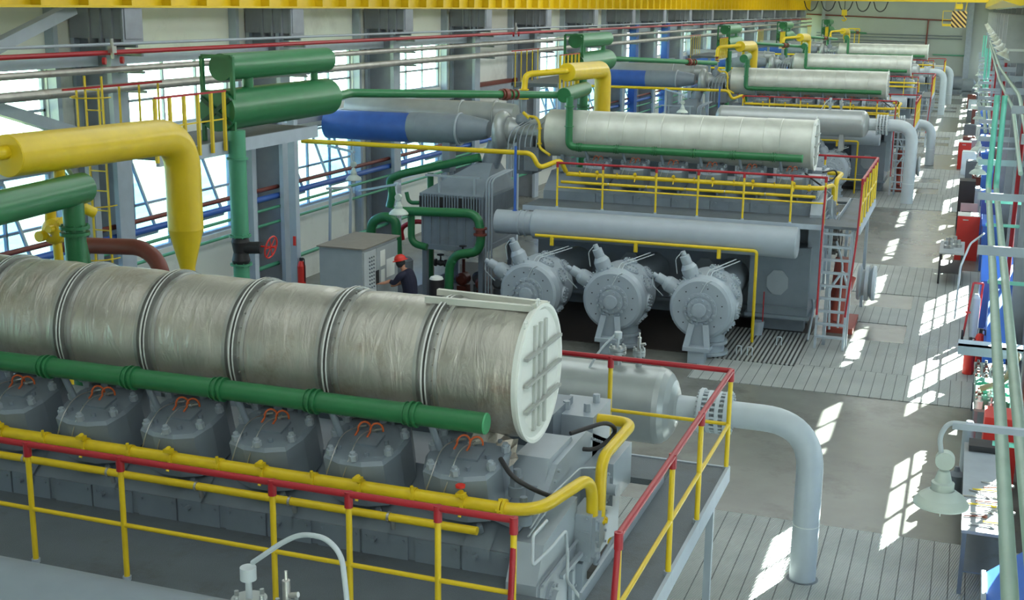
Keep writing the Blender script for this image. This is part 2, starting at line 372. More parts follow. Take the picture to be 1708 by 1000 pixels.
# beams and braces on the left wall
for k in range(1, len(YC) - 1):
    a, b = YC[k] + .2, YC[k + 1] - .2
    one(MB().box((-15.5, a, 5.8), (-15.3, b, 6.02)), 'wall_beam', COLL, 'blue-grey horizontal wall beam above the windows in bay %d of the left wall' % k, 'beam', 'wall beams above the windows')
    one(MB().box((-15.5, a, 4.1), (-15.35, b, 4.3)), 'wall_beam', COLM, 'grey horizontal wall beam between the window rows in bay %d of the left wall' % k, 'beam', 'wall beams between the window rows')
one(MB().bar((-15.18, YC[2] + .6, 6.0 - .6), (-15.18, YC[3] - 1.0, 6.84), .2), 'diagonal_brace', COLL, 'dark grey diagonal brace rising to the yellow girder at the upper left corner', 'brace')
one(MB().bar((-15.18, YC[2] + .8, 5.9), (-15.18, YC[3] - .3, 4.4), .2), 'diagonal_brace', COLL, 'grey diagonal brace falling across the window at the left edge', 'brace')
# pipes along the left wall
def wallpipe(x, z, r, m, name, label, y0=4, y1=121.5):
    t = thing(name, label, 'pipe', (x, y0, z)); MB().cyl((x, y0, z), (x, y1, z), r, n=14).build('pipe', m, t)
    for yc in YC[1:]:
        if yc < y1: MB().box((x - .5, yc - .03, z - r - .05), (x + r, yc + .03, z - r)).build('hanger', DGREY, t)
    return t
wallpipe(-14.5, 5.78, .06, ZPIPE, 'wall_pipe', 'upper of the two thick bare metal pipes along the left wall')
wallpipe(-14.5, 5.45, .085, ZPIPE, 'wall_pipe', 'lower of the two thick bare metal pipes along the left wall')
wallpipe(-14.5, 6.08, .045, RED, 'wall_pipe', 'dark red fire main running above the metal pipes on the left wall')
wallpipe(-14.6, 6.22, .03, LGREY, 'wall_pipe', 'thin grey conduit running just above the red pipe on the left wall')
def vset(px, py, lab):
    p = at(px, py, x=-14.4); t = thing('pipe_valve', lab, 'valve', p, 'valves hanging from the red pipe')
    MB().box(p + Vector((-.05, -.06, .1)), p + Vector((.05, .06, .22))).cyl(p, p + Vector((0, 0, .35)), .03).build('body', STEEL, t)
    for dy in (-.28, .22): MB().cyl(p + Vector((0, dy, -.03)), p + Vector((.05, dy + .02, -.03)), .065).build('handwheel', RED, t)
vset(188, 98, 'red handwheeled valve under the red pipe on the nearest left column'); vset(860, 56, 'small red valve under the red pipe beside the middle left columns')
for j, (x, z, m, nm, lab) in enumerate(((-15.2, 2.55, BLUE, 'wall_pipe', 'blue pipe running low along the left wall windows'), (-15.25, 2.75, BROWN, 'wall_pipe', 'brown pipe running low along the left wall above the blue one'), (-15.15, 2.3, TGRN, 'wall_pipe', 'thin green pipe under the blue one on the left wall'), (-15.15, 1.95, TGRN, 'wall_pipe', 'lowest thin green pipe along the left wall'), (-15.3, .9, TGRN, 'wall_pipe', 'green pipe just above the floor of the left wall'))):
    one(MB().cyl((x, 10, z), (x, 121, z), (.07, .05, .035, .035, .05)[j], n=10), nm, m, lab, 'pipe')
# ================================================================ the engine units
ORD = ['nearest', 'second', 'third', 'fourth', 'fifth']
Y0S = [7.5, 26.6, 50.6, 69.7, 93.7]
HX = [-3.55 - .885 * i for i in range(6)]
def rail_part(t, pts, nposts, mid=True, zt=1.0):
    a, b = Vector(pts[0]), Vector(pts[1])
    for i in nposts:
        p = a.lerp(b, i); d = (b - a).normalized()
        m = MB().cyl(p, p + Vector((0, 0, zt - .04)), .023, n=10); o = m.build('post', YEL, t)
        MB().cyl(p - Vector((0, 0, .06)), p + Vector((0, 0, .035)), .034, n=8).build('socket', COLL, o)
        MB().cyl(p + Vector((0, 0, zt - .1)), p + Vector((0, 0, zt + .02)), .032, n=8).build('collar', RED, o)
    MB().tube([a + Vector((0, 0, zt)), b + Vector((0, 0, zt))], .026, n=10).build('handrail', RED, t)
    MB().tube([a + Vector((0, 0, zt * .46)), b + Vector((0, 0, zt * .46))], .019, n=8).build('mid_rail', YEL, t)
ZD = 2.6
DUCT = mat('duct_paint', (.33, .38, .42), .4, var=.04)
BZ = mat('bright_zinc', (.72, .74, .72), .3, metal=.2)
ZB = mat('zinc_band', (.40, .41, .39), .35, metal=.7, dirt=(.2, .17, .12))
def unit(k):
    Y = Y0S[k]; nm = ORD[k]; det = k < 2; mid = k < 3
    def L(x, d, z): return Vector((x, Y + d, z))
    # ---------------- engine
    e = thing('gas_engine', 'grey-blue %s gas engine of the row, six bolted cylinder heads along its front' % nm, 'engine', L(-6, 2.1, 0), 'gas engines')
    # crankcase cross-section (d, z)
    sec = [(1.16, 2.5), (1.16, 2.8), (1.75, 3.2), (2.5, 3.2), (3.1, 2.8), (3.1, 2.5)]
    MB().prism([(Y + a, b) for a, b in sec], 'x', -9.2, -3.05).build('crankcase', GREY, e)
    if mid:
        for i in range(6):
            x = HX[i] + .05
            pl = MB()
            pl.prism([(Y + 1.14, 2.52), (Y + 1.14, 2.8), (Y + 1.165, 2.8), (Y + 1.165, 2.52)], 'x', x - .4, x - .01)
            pl.prism([(Y + 1.14, 2.52), (Y + 1.14, 2.8), (Y + 1.165, 2.8), (Y + 1.165, 2.52)], 'x', x + .01, x + .42)
            for xx in (x - .36, x - .05, x + .05, x + .38):
                for zz in (2.56, 2.76): pl.cyl((xx, Y + 1.15, zz), (xx, Y + 1.125, zz), .012, n=6)
            pl.build('side_cover', GREY, e)
            q = MB(); q.poly([L(x + .02, 1.13, 2.815), L(x + .25, 1.13, 2.815), L(x + .25, 1.38, 2.985), L(x + .02, 1.38, 2.985)])
            q.poly([L(x + .02, 1.13, 2.815), L(x + .02, 1.13, 2.72), L(x + .25, 1.13, 2.72), L(x + .25, 1.13, 2.815)])
            q.cyl(L(x + .13, 1.25, 2.9), L(x + .13, 1.2, 2.98), .025, n=6); q.cyl(L(x + .13, 1.13, 2.75), L(x + .13, 1.08, 2.75), .022, n=8)
            q.build('corner_hatch', LGREY if i == 9 else GREY, e)
    # lower body and base
    lb = MB().box(L(-9.4, 1.45, .42), L(-2.95, 2.9, 2.5)).box(L(-4.25, .75, .42), L(-2.95, 1.5, 1.95)).box(L(-4.1, 1.1, 0), L(-3.05, 1.5, .42)).box(L(-9.5, 1.9, 0), L(-3.05, 2.8, .42)); lb.build('lower_body', GREY, e)
    MB().box(L(-9.4, 1.36, .36), L(-2.9, 2.95, .44)).box(L(-4.3, .68, .36), L(-2.9, 1.4, .44)).build('base_flange', GREY, e)
    # end plate of the crankcase
    ep = MB().prism([(Y + 1.0, 1.5), (Y + 1.1, 2.8), (Y + 1.9, 3.3), (Y + 2.75, 3.32), (Y + 3.6, 2.95), (Y + 3.62, 1.5)], 'x', -3.05, -2.95)
    if mid:
        for j in range(9): ep.cyl(L(-2.97, 1.16 + .095 * j, 2.76 + .06 * j), L(-2.93, 1.16 + .095 * j, 2.76 + .06 * j), .014, n=6)
        for j in range(8): ep.cyl(L(-2.97, 1.3, 2.7 - .16 * j), L(-2.93, 1.3, 2.7 - .16 * j), .014, n=6); ep.cyl(L(-2.97, 2.9 + .08 * j, 3.2 - .035 * j), L(-2.93, 2.9 + .08 * j, 3.2 - .035 * j), .014, n=6)
    ep.prism([(Y + 1.65, 3.1), (Y + 1.85, 3.36), (Y + 2.45, 3.36), (Y + 2.65, 3.1)], 'x', -3.3, -3.0)
    ep.prism([(Y + 2.6, 1.5), (Y + 2.6, 3.02), (Y + 3.1, 3.0), (Y + 3.4, 2.8), (Y + 3.4, 1.5)], 'x', -2.95, -2.8)
    ep.build('end_plate', LGREY, e)
    if mid:
        # front end housing with round cover and handles
        h = MB().prism([(Y + .95, .8), (Y + .95, 2.66), (Y + 1.12, 2.93), (Y + 2.0, 3.0), (Y + 2.0, .8)], 'x', -3.05, -2.8)
        h.prism([(Y + 2.0, .8), (Y + 2.0, 2.4), (Y + 2.15, 2.45), (Y + 2.6, 2.2), (Y + 2.6, .8)], 'x', -3.05, -2.74)
        h.build('end_housing', LGREY, e)
        q = MB().box(L(-2.8, 1.0, 1.0), L(-2.785, 1.95, 2.62)).bar(L(-2.77, 1.02, 2.64), L(-2.77, 1.98, 2.64), .02).bar(L(-2.76, 1.75, 2.45), L(-2.76, 1.75, 1.75), .05, .035)
        q.bar(L(-2.77, 1.5, 2.5), L(-2.74, 1.95, 2.52), .035)
        for j in range(6): q.cyl(L(-2.785, 1.03, 1.2 + .26 * j), L(-2.765, 1.03, 1.2 + .26 * j), .012, n=6); q.cyl(L(-2.785, 1.92, 1.2 + .26 * j), L(-2.765, 1.92, 1.2 + .26 * j), .012, n=6)
        q.build('access_panel', LGREY, e)
        c = MB().flange(L(-2.78, 1.25, 2.42), (1, 0, 0), .14, .04, 8, .014).flange(L(-2.74, 1.25, 2.42), (1, 0, 0), .08, .05); c.cyl(L(-2.75, 1.3, 2.36), L(-2.6, 1.33, 2.34), .03, .02).build('round_cover', LGREY, e)
        MB().flange(L(-2.9, 2.75, 2.8), (1, 0, 0), .15, .3, 10, .012).cyl(L(-2.8, 2.75, 2.8), L(-2.66, 2.75, 2.8), .05).build('round_cover', LGREY, e)
        def A(px, py, x): p = at(px, py, x=x); return L(x, p.y - 7.5, p.z)
        MB().tube([A(912, 868, -2.74), A(889, 893, -2.72), A(888, 943, -2.68), A(918, 915, -2.64), A(944, 884, -2.62), A(947, 935, -2.62), A(946, 968, -2.6), A(975, 1005, -2.55)], .013, .035, n=8).build('oil_pipe', PALE, e)
        MB().tube([L(-2.94, 1.2, 3.02), L(-2.92, 1.7, 3.12), L(-2.9, 2.4, 3.1), L(-2.78, 2.8, 2.98)], .009, .05, n=6).tube([L(-2.94, 1.15, 2.97), L(-2.92, 1.8, 3.06), L(-2.88, 2.3, 3.04), L(-2.78, 2.6, 2.9)], .009, .1, n=6).build('oil_pipe', PALE, e)
        q = MB().prism([(-3.3, Y + 1.25), (-3.0, Y + 1.1), (-3.0, Y + 1.6), (-3.3, Y + 1.6)], 'z', 3.02, 3.06)
        for j in range(6): a = PI * 2 * j / 6; q.cyl(L(-3.14 + .1 * math.cos(a), 1.38 + .1 * math.sin(a), 3.06), L(-3.14 + .1 * math.cos(a), 1.38 + .1 * math.sin(a), 3.08), .014, n=6)
        q.build('oval_cover', GREY, e)
        bx = MB().box(L(-2.83, 1.95, 2.45), L(-2.66, 2.32, 2.87)).box(L(-2.66, 1.98, 2.48), L(-2.63, 2.29, 2.84)).box(L(-2.63, 2.05, 2.55), L(-2.615, 2.2, 2.78))
        for zz in (2.52, 2.62, 2.72, 2.81):
            for yy in (2.0, 2.27): bx.cyl(L(-2.64, yy, zz), L(-2.61, yy, zz), .011, n=6)
        for xx in (-2.8, -2.7):
            for zz in (2.5, 2.62, 2.7, 2.83): bx.cyl(L(xx, 1.96, zz), L(xx, 1.935, zz), .01, n=6)
        bx.box(L(-2.82, 1.94, 2.6), L(-2.67, 1.95, 2.72)).cyl(L(-2.6, 2.0, 2.42), L(-2.55, 2.3, 2.55), .018).cyl(L(-2.63, 2.05, 2.4), L(-2.63, 2.05, 2.5), .03).box(L(-2.82, 2.32, 2.5), L(-2.7, 2.5, 2.85)); bx.build('throttle_box', LGREY, e)
        g = MB()
        for j in range(6): g.box(L(-2.74, 2.15, 1.6 + .12 * j), L(-2.56, 2.75, 1.67 + .12 * j)); g.cyl(L(-2.56, 2.25 + .08 * j, 1.65 + .1 * j), L(-2.5, 2.25 + .08 * j, 1.65 + .1 * j), .03, n=8)
        g.tube([L(-2.55, 2.25, 2.3), L(-2.5, 2.3, 1.9), L(-2.52, 2.35, 1.5)], .02, .1, n=8).tube([L(-2.5, 2.45, 2.3), L(-2.46, 2.5, 1.9), L(-2.5, 2.5, 1.5)], .014, .1, n=8)
        g.build('governor', mat('oily_machinery', (.08, .075, .065), .4), e)
        # second-bank corner block with big nuts
        b2 = MB().box(L(-3.35, 2.95, 2.9), L(-2.95, 3.55, 3.38)); 
        for (a, c) in ((-3.25, 3.1), (-3.05, 3.1), (-3.05, 3.4)): b2.cyl(L(a, c, 3.38), L(a, c, 3.46), .035, n=6)
        for c in (3.0, 3.35): b2.cyl(L(-2.85, c, 3.0), L(-2.85, c, 3.12), .04, n=6)
        b2.box(L(-2.95, 2.85, 2.6), L(-2.72, 3.5, 3.0)); b2.build('bank_block', LGREY, e)
        for i, (pts) in enumerate(([L(-2.98, 2.35, 3.42), L(-2.75, 2.7, 3.45), L(-2.7, 2.9, 3.3), L(-2.85, 2.75, 3.15), L(-3.0, 2.6, 3.2)], [L(-3.25, 1.35, 3.5), L(-3.1, 1.2, 3.42), L(-2.95, 1.3, 3.3), L(-2.85, 1.45, 3.2)])):
            MB().tube(pts, .02, .12, n=8).build('rubber_hose', BLACK, e)
        for (a, c, z) in ((-3.12, 1.38, 3.3), (-3.0, 1.2, 3.15)):
            MB().cyl(L(a, c, z - .1), L(a, c, z - .02), .07).cyl(L(a, c, z - .02), L(a, c, z + .06), .055, n=6).cyl(L(a, c, z + .06), L(a, c, z + .12), .03).build('big_nut', GREY, e)
    # hatches on the lower body front
    for i in range(4 if mid else 0):
        x = -3.62 - i * 1.75; oc = []
        for j in range(8): a = PI / 8 + j * PI / 4; oc.append((x + .25 * math.cos(a), 1.16 + .29 * math.sin(a)))
        dd = .70 if i == 0 else 1.4; MB().prism(oc, 'y', Y + dd, Y + dd + .05).cyl(L(x, dd, 1.16), L(x, dd - .02, 1.16), .02, n=8).build('octagonal_hatch', DUCT, e)
    if mid:
        MB().box(L(-4.2, .68, .62), L(-2.95, .76, .64)).build('ledge', GREY, e)
    # cylinder heads of the front bank
    ang = math.radians(-15)
    for i, hx in enumerate(HX):
        c = L(hx, 1.4, 3.5)
        R = Matrix.Rotation(-ang, 3, 'X')     # leans towards the front
        def T(x, y, z): return c + R @ Vector((x, y, z))
        pl = [(-.33, -.1), (-.27, -.3), (-.1, -.36), (.1, -.36), (.27, -.3), (.33, -.1), (.33, .12), (.24, .33), (-.24, .33), (-.33, .12)]
        m = MB(); n = len(pl)
        A = [T(x, y, -.42) for x, y in pl]; B = [T(x, y, -.03) for x, y in pl]; C = [T(x * .93, y * .93, 0) for x, y in pl]
        for P_, Q_ in ((A, B), (B, C)):
            for j in range(n): m.poly([P_[j], P_[(j + 1) % n], Q_[(j + 1) % n], Q_[j]])
        m.poly(C)
        r4 = [T(x, y, z) for x, y, z in ((-.11, -.12, .02), (.13, -.12, .02), (.13, .06, .02), (-.11, .06, .02))]; m.poly(r4)
        for q_ in range(4):
            w = T(*((-.11, -.12, 0), (.13, -.12, 0), (.13, .06, 0), (-.11, .06, 0))[q_]); w2 = T(*((-.11, -.12, 0), (.13, -.12, 0), (.13, .06, 0), (-.11, .06, 0))[(q_ + 1) % 4]); m.poly([w, w2, r4[(q_ + 1) % 4], r4[q_]])
        big = [(-.29, -.02), (-.2, -.28), (.02, -.32), (.27, -.18), (.3, .08), (.2, .29), (-.12, .3), (-.29, .2)]
        sml = [(-.17, -.2), (.1, -.24), (.19, -.05), (.12, .24), (-.2, .1), (.22, .17)]
        if not det:
            for x, y in big: m.cyl(T(x, y, 0), T(x, y, .055), .034, n=6)
        hd = m.build('cylinder_head', GREY, e)
        if det:
            for x, y in big: MB().cyl(T(x, y, 0), T(x, y, .05), .038, n=6).cyl(T(x, y, .05), T(x, y, .075), .023, n=10).build('nut', LGREY, hd)
            s = MB()
            for x, y in sml: MB().cyl(T(x, y, 0), T(x, y, .035), .02, n=6).build('small_nut', GREY, hd)
            s = MB().cyl(T(.02, .26, 0), T(.04, .24, .14), .035, n=10); s.build('sleeve', LGREY, hd)
            for (x, y) in ((-.12, .1), (.03, .08)):
                MB().cyl(T(x, y, .03), T(x + .07, y + .0, .05), .012, n=8).cyl(T(x - .02, y, .02), T(x, y, .03), .02, n=8).build('igniter', STEEL, hd)
        if k < 3:
            cb = MB()
            for s_ in (-.05, .06): cb.tube([T(s_ - .06, -.02, .02)] + [T(s_ + .045 * math.cos(a_), .05 + .03 * math.cos(a_), .05 + .07 * math.sin(a_)) for a_ in [PI - PI * q_ / 8 * 1.1 for q_ in range(9)]], .009, n=6)
            cb.build('orange_cable', ORANGE, hd)
            cb = MB()
            for s_ in (-.12, .03): cb.tube([T(s_, .1, .04), T(s_ - .05, -.12, .1), T(s_ - .04, -.34, .02), L(hx + s_ - .1, 1.07, 3.26)], .0055, .12, n=6)
            cb.build('steel_line', STEEL, hd)
    # back bank, lower and simpler
    m = MB()
    for hx in HX: m.box(L(hx - .3, 2.7, 2.8), L(hx + .3, 3.3, 3.45))
    m.build('rear_bank', GREY, e)
    # ---------------- long duct slung under the walkway
    sx = [(.33 * math.cos(a) * 1.0 + Y - .3, 2.14 + .32 * math.sin(a)) for a in [j * PI / 12 for j in range(24)]]
    d = thing('discharge_duct', 'smooth grey-blue long duct under the front walkway of the %s engine' % nm, 'duct', L(-6, -.3, 1.8), 'ducts under the walkways')
    q = MB().lathe(L(-3.12, -.25, 2.24), (-1, 0, 0), [(0, .3), (.03, .33), (5.8, .33), (5.84, .27), (5.95, .27)], 32); q.build('duct_shell', DUCT, d)
    q = MB().lathe(L(-9.07, -.25, 2.24), (-1, 0, 0), [(0, .27), (.75, .27)], 32).flange(L(-9.25, -.25, 2.24), (1, 0, 0), .29, .04).flange(L(-9.12, -.25, 2.24), (1, 0, 0), .29, .04); q.build('duct_extension', DUCT, d)
    for xx in (-3.9, -6, -8.2): MB().box(L(xx - .04, -.1, 1.9), L(xx + .04, 1.45, 2.1)).build('bracket', GREY, d)
    # ---------------- silencer
    s = thing('exhaust_silencer', ('crumpled foil-wrapped' if k == 0 else 'dull aluminium-clad') + ' exhaust drum lying on the %s engine, white round end cover' % nm, 'silencer', L(-6, 1.9, 3.5), 'exhaust silencers')
    ax = L(-3.13, 1.9, 4.07); D = Vector((-1, 0, 0))
    if k == 0:
        t0 = .03
        for i in range(8):
            t1 = min(.72 + .885 * i - (0 if i else 0), 6.15)
            m = MB(); prof = []; n_ = 9
            for j in range(n_ + 1):
                tt = t0 + (t1 - t0) * j / n_; prof.append((tt, .535 + .014 * math.sin(PI * j / n_) + random.uniform(-.004, .004)))
            m.lathe(ax, D, prof, 48, False); m.build('foil_jacket', FOIL, s)
            if i < 7:
                m = MB(); 
                m.lathe(ax, D, [(t1 - .05, .5), (t1 - .045, .55), (t1 - .02, .555), (t1 - .015, .525), (t1 + .03, .525), (t1 + .035, .57), (t1 + .05, .57), (t1 + .055, .535), (t1 + .065, .535), (t1 + .07, .57), (t1 + .085, .57), (t1 + .09, .52), (t1 + .13, .52), (t1 + .135, .55), (t1 + .165, .55), (t1 + .17, .5)], 48, False)
                if i < 3:
                    for j in range(26): a = 2 * PI * j / 26; cc = ax + D * (t1 + .005) + Vector((0, math.cos(a), math.sin(a))) * .53; m.cyl(cc, cc + Vector((0, math.cos(a), math.sin(a))) * .025, .008, n=6)
                b_ = m.build('band', ZB, s); MB().lathe(ax, D, [(t1 + .036, .574), (t1 + .05, .574)], 48, False).build('clamp_ring', BZ, b_); MB().lathe(ax, D, [(t1 + .07, .574), (t1 + .085, .574)], 48, False).build('clamp_ring', BZ, b_)
            t0 = t1 + .14
    else:
        m = MB(); prof = [(.03, .545)]
        for i in range(7):
            t1 = .72 + .885 * i
            if i < 6: prof += [(t1 - .01, .548), (t1, .541), (t1 + .01, .551), (t1 + .36, .551), (t1 + .37, .544)]
        prof.append((6.15, .545)); m.lathe(ax, D, prof, 48, False); m.build('cladding', SHEET, s)
    MB().lathe(ax + D * 6.15, D, [(0, .545), (.02, .5), (.12, .42), (.25, .3)], 32, True).build('inlet_cone', SILV, s)
    m = MB().lathe(ax, (1, 0, 0), [(-.04, .56), (0, .575), (.02, .575), (.02, .55), (.0, .53)], 48, False)
    m.lathe(ax, (1, 0, 0), [(.0, .53), (.012, .46), (.012, .0001)], 48, False)
    rb_ = MB()
    for yy in (-.16, -.03, .1): rb_.box(ax + Vector((.01, yy - .022, -.44)), ax + Vector((.035, yy + .022, .44)))
    rb_.build('rib', mat('rib_grey', (.45, .48, .45), .5), s)
    for zz in (-.22, 0, .22): MB().box(ax + Vector((.02, -.42, zz - .012)), ax + Vector((.055, .46, zz + .012))).build('cross_rib', mat('cross_rib_grey', (.33, .35, .33), .5), s)
    for yy, zz in ((-.05, .6), (-.33, .48)):
        for j in range(10): a, b = 2 * PI * j / 10, 2 * PI * (j + 1) / 10; m.bar(ax + Vector((0, yy + .03 * math.cos(a), zz + .03 * math.sin(a))), ax + Vector((0, yy + .03 * math.cos(b), zz + .03 * math.sin(b))), .014)
    m.build('end_cover', WHITE, s)
    if k == 0:
        m = MB().bar(ax + Vector((-.02, .25, .52)), ax + Vector((-1.0, .25, .54)), .05).bar(ax + Vector((-.02, -.1, .56)), ax + Vector((-.95, -.12, .56)), .05)
        m.bar(ax + Vector((-.02, .25, .52)), ax + Vector((-.02, -.1, .57)), .05); m.build('lifting_frame', SHEET, s)
        m = MB(); gg = [[ax + Vector((-.04 - .07 * i + random.uniform(-.02, .02), (-.30 - .035 * j) + random.uniform(-.02, .02), -.45 - .05 * j - .02 * (i % 2) + random.uniform(-.025, .02))) for i in range(7)] for j in range(5)]
        for j in range(4):
            for i in range(6): m.poly([gg[j][i], gg[j + 1][i], gg[j + 1][i + 1], gg[j][i + 1]])
        sk = m.build('torn_foil', FOIL, s); md = sk.modifiers.new('thick', 'SOLIDIFY'); md.thickness = .006
    for x_ in (-3.6, -5.4, -7.2, -8.9): MB().box(L(x_ - .04, 1.6, 3.2), L(x_ + .04, 2.2, 3.6)).build('saddle', GREY, s)
    # ---------------- green cooling-water header with flanges, riser and tee
    g = thing('cooling_water_pipe', 'green cooling-water pipe under the drum of the %s engine, flanged and rising behind it' % nm, 'pipe', L(-6, 1.2, 3.75), 'green cooling-water pipes')
    gz = 3.83
    MB().tube([L(-3.32, 1.2, gz), L(-8.62, 1.2, gz), L(-8.62, 1.2, 4.98)], .085, .16, n=20, k=8).build('header', GRN, g)
    MB().lathe(L(-3.32, 1.2, gz), (1, 0, 0), [(0, .088), (.012, .08)], 20).build('end_cap', mat('light_green_paint', (.06, .33, .14), .4), g)
    for i in range(6):
        x = -3.95 - .885 * i; MB().flange(L(x, 1.2, gz), (1, 0, 0), .105, .018).flange(L(x + .05, 1.2, gz), (1, 0, 0), .105, .018).flange(L(x - .05, 1.2, gz), (1, 0, 0), .096, .012).build('flange', GRN, g)
        if mid: MB().tube([L(x + .15, 1.22, gz - .05), L(x + .2, 1.3, gz - .3)], .03).build('drop_pipe', GREY, g)
    MB().lathe(L(-8.75, 1.15, 5.0), (-.1, 1, 0), [(0, .16), (.02, .17), (2.6, .17), (2.62, .16)], 24).build('tee_drum', GRN, g)
    MB().flange(L(-8.62, 1.2, 4.75), (0, 0, 1), .12, .03).flange(L(-8.62, 1.2, 4.3), (0, 0, 1), .11, .02).build('flange', GRN, g)
    MB().cyl(L(-9.0, 3.55, 4.95), L(-9.0, 3.55, 2.0), .115).flange(L(-9.0, 3.55, 4.6), (0, 0, 1), .16, .035, 10).flange(L(-9.0, 3.55, 4.53), (0, 0, 1), .16, .035).build('down_pipe', GRN, g)
    if k == 0:
        MB().tube([L(-9.05, 3.77, 4.95), L(-9.9, 4.6, 5.05), L(-9.75, 4.75, 3.6)], .035, .06, n=10).build('vent_pipe', GRN, g)
    # ---------------- yellow fuel-gas header
    f = thing('fuel_gas_pipe', 'thick yellow fuel-gas pipe along the heads of the %s engine, bending to its end box' % nm, 'pipe', L(-6, 1.0, 3.1), 'yellow fuel-gas headers')
    MB().tube([L(-8.6, 1.02, 3.23), L(-2.85, 1.02, 3.23), L(-2.68, 2.02, 3.2), L(-2.68, 2.05, 2.7)], .05, .28, n=18, k=9).build('header', YEL, f)
    if mid:
        for i in range(6):
            x = HX[i] + .12
            m = MB().flange(L(x, 1.02, 3.23), (1, 0, 0), .062, .03); m.cyl(L(x, 1.0, 3.26), L(x, .96, 3.34), .022, n=8).box(L(x - .035, .93, 3.3), L(x + .035, .99, 3.33)).cyl(L(x, .98, 3.22), L(x, .93, 3.14), .015, n=8)
            m.build('gas_cock', YEL, f)
            MB().flange(L(x - .42, 1.02, 3.23), (1, 0, 0), .06, .03).cyl(L(x - .42, .98, 3.25), L(x - .42, .97, 3.32), .014, n=6).build('lug', YEL, f)
        MB().flange(L(-3.12, 1.02, 3.23), (1, 0, 0), .075, .02, 4, .01).flange(L(-3.09, 1.02, 3.23), (1, 0, 0), .075, .02).build('flange', YEL, f)
        if k == 0: MB().cyl(L(HX[0] + .12, .95, 3.38), L(HX[0] + .12, .95, 3.4), .04, n=7).build('handwheel', BRED, f)
    if mid:
        f2 = thing('fuel_gas_pipe', 'yellow pipe looping over the right end of the %s engine into its throttle box' % nm, 'pipe', L(-2.7, 3.0, 3.3), 'yellow end loops')
        MB().tube([L(-3.25, 3.1, 3.32), L(-2.62, 3.12, 3.32), L(-2.66, 2.22, 3.28), L(-2.66, 2.2, 2.7)], .05, .16, n=18, k=8).build('loop', YEL, f2)
        MB().flange(L(-2.66, 2.2, 2.74), (0, 0, 1), .075, .02, 4, .01).build('flange', YEL, f2)
        f3 = thing('fuel_gas_branch', 'short yellow branch pipe curving right from the throttle box of the %s engine' % nm, 'pipe', L(-2.5, 3.2, 2.3), 'yellow branch pipes')
        MB().tube([L(-2.56, 2.3, 2.5), L(-2.5, 2.75, 2.42), L(-2.5, 3.4, 2.5), L(-2.45, 3.55, 2.2)], .05, .14, n=16, k=7).build('branch', YEL, f3)
        MB().flange(L(-2.45, 3.55, 2.2), (0, 0, 1), .09, .025, 6, .01).build('flange', LGREY, f3)
    lo = thing('lubricating_pipe', 'thinner capped yellow pipe below the gas header of the %s engine' % nm, 'pipe', L(-6, .9, 3.0), 'lower yellow pipes')
    MB().cyl(L(-3.28 if k == 0 else -2.95, .93, 3.05), L(-8.7, .93, 3.05), .034, n=14).build('pipe', YEL, lo)
    if mid:
        for i in range(5): MB().cyl(L(-4.0 - i * .885, .93, 3.03), L(-4.0 - i * .885, .95, 2.95), .02, n=8).flange(L(-4.03 - i * .885, .93, 3.05), (1, 0, 0), .042, .02).build('drain', STEEL, lo)
    # ---------------- walkway with railing and ladder
    w = thing('walkway', 'raised steel walkway around the %s engine with red-topped yellow railing and ladder' % nm, 'walkway', L(-5, .4, 0), 'raised walkways')
    MB().box(L(-9.3, 0, ZD - .06), L(-3.05, 1.16, ZD)).box(L(-3.05, 0, ZD - .06), L(-1.93, .9, ZD)).box(L(-2.42, .9, ZD - .06), L(-1.93, 4.2, ZD)).box(L(-4.6, 3.62, ZD - .06), L(-2.46, 4.2, ZD)).build('deck', DECK, w)
    m = MB().box(L(-9.3, -.02, ZD - .1), L(-2.64, 0, ZD + .01)).box(L(-1.93, -.02, ZD - .14), L(-1.9, 4.2, ZD + .03)).box(L(-2.44, .9, ZD - .1), L(-2.42, 3.6, ZD + .1)).box(L(-4.6, 4.2, ZD - .14), L(-1.9, 4.23, ZD + .01)); m.build('edge_strip', COLL, w)
    for xx in (-2.05, -2.5):
        for dd in (.15, 4.1): MB().bar(L(xx, dd, 0), L(xx, dd, ZD - .06), .07).build('leg', LGREY, w)
    ps = [(-2.64 - p) / -1.0 for p in ()]
    xs = [-2.66, -3.22, -3.91, -4.53, -5.85, -6.72, -7.6, -8.45] if k == 0 else [-2.66, -3.35, -4.35, -5.33, -6.25, -7.45, -8.5]
    L0 = xs[-1]; rail_part(w, (L(L0, .02, ZD), L(-2.66, .02, ZD)), [(x - L0) / (-2.66 - L0) for x in xs])
    rail_part(w, (L(-1.93, .04, ZD), L(-1.93, 4.16, ZD)), [0, .39, .66, 1] if k == 0 else [0, .12, .3, .5, .7, .85, 1])
    rail_part(w, (L(-4.6, 4.18, ZD), L(-1.93, 4.18, ZD)), [0, .55])
    # ladder
    ft = -.25
    for xx in (-2.64, -2.06):
        MB().bar(L(xx, .0, 2.5), L(xx, ft, .02), .05).build('stringer', LGREY, w)
        MB().tube([L(xx - .02 if xx < -2.5 else -1.93, .04, 3.58), L(xx - .02 if xx < -2.5 else -1.95, -.1, 2.4), L(xx, ft - .02, .75)], .022, n=10).build('handrail', RED, w)
    for j in range(9): zz = .28 + j * .27; dd = ft * (1 - zz / 2.5); MB().box(L(-2.64, dd - .06, zz - .02), L(-2.06, dd + .06, zz + .02)).build('step', LGREY, w)
    # ---------------- turbocharger and its ducts
    t = thing('turbocharger', 'grey turbocharger with snail casing at the left end of the %s engine drum' % nm, 'turbocharger', L(-10.2, 1.9, 3.3), 'turbochargers')
    c = L(-10.5, 1.9, 4.07)
    m = MB().tube([c + Vector((.0, .34 * math.cos(a), .34 * math.sin(a))) for a in [PI * 2 * j / 20 for j in range(20)]], [.1 + .006 * j for j in range(20)], n=14)
